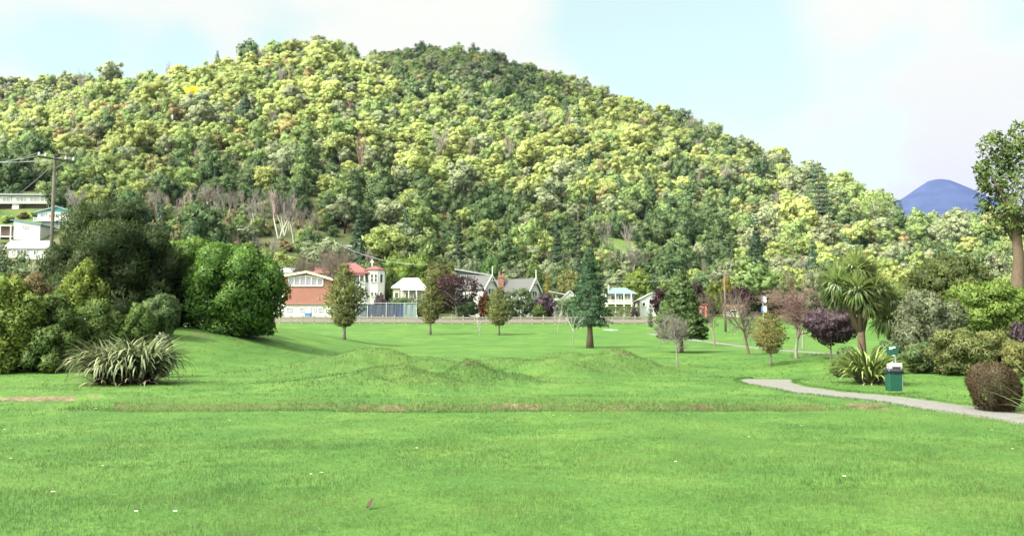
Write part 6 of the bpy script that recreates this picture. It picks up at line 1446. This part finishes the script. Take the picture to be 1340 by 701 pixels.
def edge_tree():
    Y = 36.0; p = at(1337, 470, Y); p[2] = gz(p[0], Y); k = Y / FPX; r = rg()
    t = thing('broadleaf_tree', 'large tree with a thick brown trunk at the right edge', 'tree', p); zt = lambda py: at(1337, py, Y)[2] - p[2]; X_ = lambda px: (px - 1337) * k
    lb = [(X_(px), dy, zt(py), w * k * 1.15, w * k * 1.2, h * k * 1.15) for px, py, w, h, dy in ((1312, 298, 15, 11, .2), (1328, 240, 24, 28, .6), (1345, 255, 30, 40, 0), (1322, 215, 20, 24, .3), (1348, 195, 26, 26, 0), (1305, 195, 14, 15, -.2), (1308, 240, 17, 20, .2), (1325, 278, 20, 17, -.5), (1360, 240, 40, 50, .3), (1385, 270, 36, 40, -.3), (1342, 172, 10, 10, 0), (1318, 178, 9, 9, .2), (1295, 225, 8, 12, 0), (1300, 268, 9, 10, .3), (1340, 300, 16, 10, -.3), (1375, 200, 30, 26, .5))]
    link('crown', crown_mesh('crown', lb, 8500, .15, LM['leafy'], r, aspect=.55, core=0, shell=.3, rough=.6, clump=.5, sc=.6), t)
    m = trunk_mb(zt(270), .36, (.05, 0), [(zt(320), 2.6, 1.0, 1.6), (zt(310), 4.2, .9, 1.5), (zt(315), .4, 1.2, 1.8), (zt(300), 3.2, 1.0, 2.2)], rng=r); m.build('trunk', BARK['brown'], t, smooth=True)
edge_tree()

# ------------------------------------------------------------------ grass blades, daisies, leaf
def grass():
    r = np.random.default_rng(77); parts = []
    def cells(y0, y1, dens, h, w, nb):
        A = (y1 * .62 + 1) * 2 * (y1 - y0); n = int(A * dens); x = r.uniform(-1, 1, n) * (y1 * .62 + 1); y = r.uniform(y0, y1, n); m = np.abs(x) < y * .6 + .8; x, y = x[m], y[m]
        m = path_dist(x, y) > -.03 + .1 * r.normal(size=len(x)); x, y = x[m], y[m]
        x = np.repeat(x, nb) + r.normal(size=len(x) * nb) * .05; y = np.repeat(y, nb) + r.normal(size=len(y) * nb) * .05
        hh = h * r.uniform(.45, 1.35, len(x)) * (1 + .9 * np.clip(fbm(x * .9, y * .9, 91, 3), -.5, .6)); parts.append((x, y, hh, np.full(len(x), w)))
    cells(6.2, 9.5, 420, .036, .0034, 5); cells(9.5, 14, 230, .036, .0044, 5); cells(14, 20.5, 110, .034, .006, 4); cells(20.5, 32, 26, .045, .010, 4); cells(32, 48, 7, .06, .016, 4)
    # ranker tufts along the terrace edge and on the mounds
    n = 9000; x = r.uniform(-9.5, 7.2, n); y = 19.1 + r.normal(size=n) * .28; parts.append((x, y, r.uniform(.04, .11, n), np.full(n, .008)))
    for mx_, my_, a, sx, sy in MOUNDS:
        n = 1500; parts.append((mx_ + r.normal(size=n) * sx * 1.1, my_ + r.normal(size=n) * sy * 1.1, r.uniform(.03, .12, n), np.full(n, .012)))
    n = 9000; t_ = r.integers(0, len(PATHD), n); sd_ = r.choice([-1, 1], n); d = np.gradient(PATHD, axis=0); d /= np.linalg.norm(d, axis=1, keepdims=True)
    off = (PATHW[t_] + np.abs(r.normal(size=n)) * .08 - .02) * sd_; parts.append((PATHD[t_, 0] + d[t_, 1] * off, PATHD[t_, 1] - d[t_, 0] * off, r.uniform(.03, .075, n), np.full(n, .007)))
    x, y, h, w = (np.concatenate([p[i] for p in parts]) for i in range(4)); n = len(x); z = zground(x, y)
    a = r.uniform(0, 6.283, n); lean = r.uniform(.1, .95, n) * h; b = r.uniform(0, 6.283, n)
    P = np.stack([x, y, z], 1); s = np.stack([np.cos(a) * w / 2, np.sin(a) * w / 2, np.zeros(n)], 1)
    ld = np.stack([np.cos(b) * lean, np.sin(b) * lean, np.zeros(n)], 1)
    m1 = P + ld * .35 + np.array([0, 0, 1.0]) * (h * .62)[:, None]; tip = P + ld + np.array([0, 0, 1.0]) * (h * .9)[:, None]
    V = np.stack([P - s, P + s, m1 + s * .75, m1 - s * .75, tip], 1).reshape(-1, 3); i = (np.arange(n) * 5)[:, None]
    N = nrm(np.stack([ld[:, 0] * 1.2, ld[:, 1] * 1.2, np.full(n, .09)], 1) + r.normal(size=(n, 3)) * .012)
    T = np.clip(.5 + .9 * fbm(x * .6, y * .6, 93, 3) + r.normal(size=n) * .22, 0, 1)
    me = np_mesh('grass', V, [i + np.array([[0, 1, 2, 3]]), i + np.array([[3, 2, 4]])], GRASSM, np.repeat(N, 5, 0), np.repeat(T, 5))
    tag(link('grass', me), 'short green grass blades covering the lawn', kind='stuff'); print('grass blades', n)
GRASSM = leafmat('grass blades', (.05, .112, .026), (.078, .15, .035), (.13, .19, .052), trans=.3, hue=0, val=0, gloss=.03)
grass()
def daisies():
    yel = plain('daisy yellow', (.6, .4, .03), .7); wht = plain('daisy white', (.82, .82, .8), .6)
    spots = [(125, 537), (90, 547), (6, 565), (50, 571), (14, 604), (134, 614), (69, 649), (178, 675), (229, 675), (407, 625), (421, 623), (545, 590), (450, 544), (423, 555), (724, 546), (746, 546), (901, 545), (884, 608), (1298, 566), (1325, 591), (70, 503), (55, 502), (83, 503), (38, 500), (1213, 546), (300, 553), (625, 549), (1105, 628), (980, 575), (1048, 560)]
    base = None
    for px, py in spots:
        p = gpt(px, py); p[2] += .045
        if base is None:
            base = thing('daisy', 'small white daisy flower in the lawn', 'flower', p, 'daisies in the lawn')
            V = [(0, 0, .003)]; F = []
            for i in range(13):
                a = 2 * math.pi * i / 13; k = len(V); c, s = math.cos(a), math.sin(a); V += [(c * .006 - s * .003, s * .006 + c * .003, .004), (c * .006 + s * .003, s * .006 - c * .003, .004), (c * .024 + s * .006, s * .024 - c * .006, .007), (c * .029, s * .029, .005), (c * .024 - s * .006, s * .024 + c * .006, .007)]; F.append((k, k + 1, k + 2, k + 3, k + 4))
            m = MB(); m.add(V, F); m.build('petals', wht, base); m = MB(); m.tube([(0, 0, .002), (0, 0, .008), (0, 0, .011)], [.009, .008, .003], 8); m.build('flower_centre', yel, base); m = MB(); m.tube([(0, 0, -.05), (.003, 0, .003)], .0015, 5); m.build('stem', LM['leafy'], base)
        else: copy_tree(base, p, px * .37, 0.5 + (px % 7) * .04)
daisies()
def dead_leaf():
    p = gpt(487, 665); m = MB(); n = 8; V = []; F = []
    for i in range(n + 1):
        f = i / n; w = .032 * math.sin(math.pi * min(.97, f + .03)) ** .8; z = .04 + .035 * f * f
        V += [(f * .09 - .045, -w, z + .016), (f * .09 - .045, 0, z), (f * .09 - .045, w, z + .014)]
    for i in range(n): F += [(i * 3, i * 3 + 1, i * 3 + 4, i * 3 + 3), (i * 3 + 1, i * 3 + 2, i * 3 + 5, i * 3 + 4)]
    m.add(V, F); o = m.build('dead_leaf', plain('dry leaf', (.06, .042, .034), .8, .1, noise=.25, scale=30), None, p, smooth=True); o.rotation_euler = (0, -.5, .9); s = o.modifiers.new('thickness', 'SOLIDIFY'); s.thickness = .001
    tag(o, 'curled brown dead leaf lying on the near lawn', 'leaf')
dead_leaf()
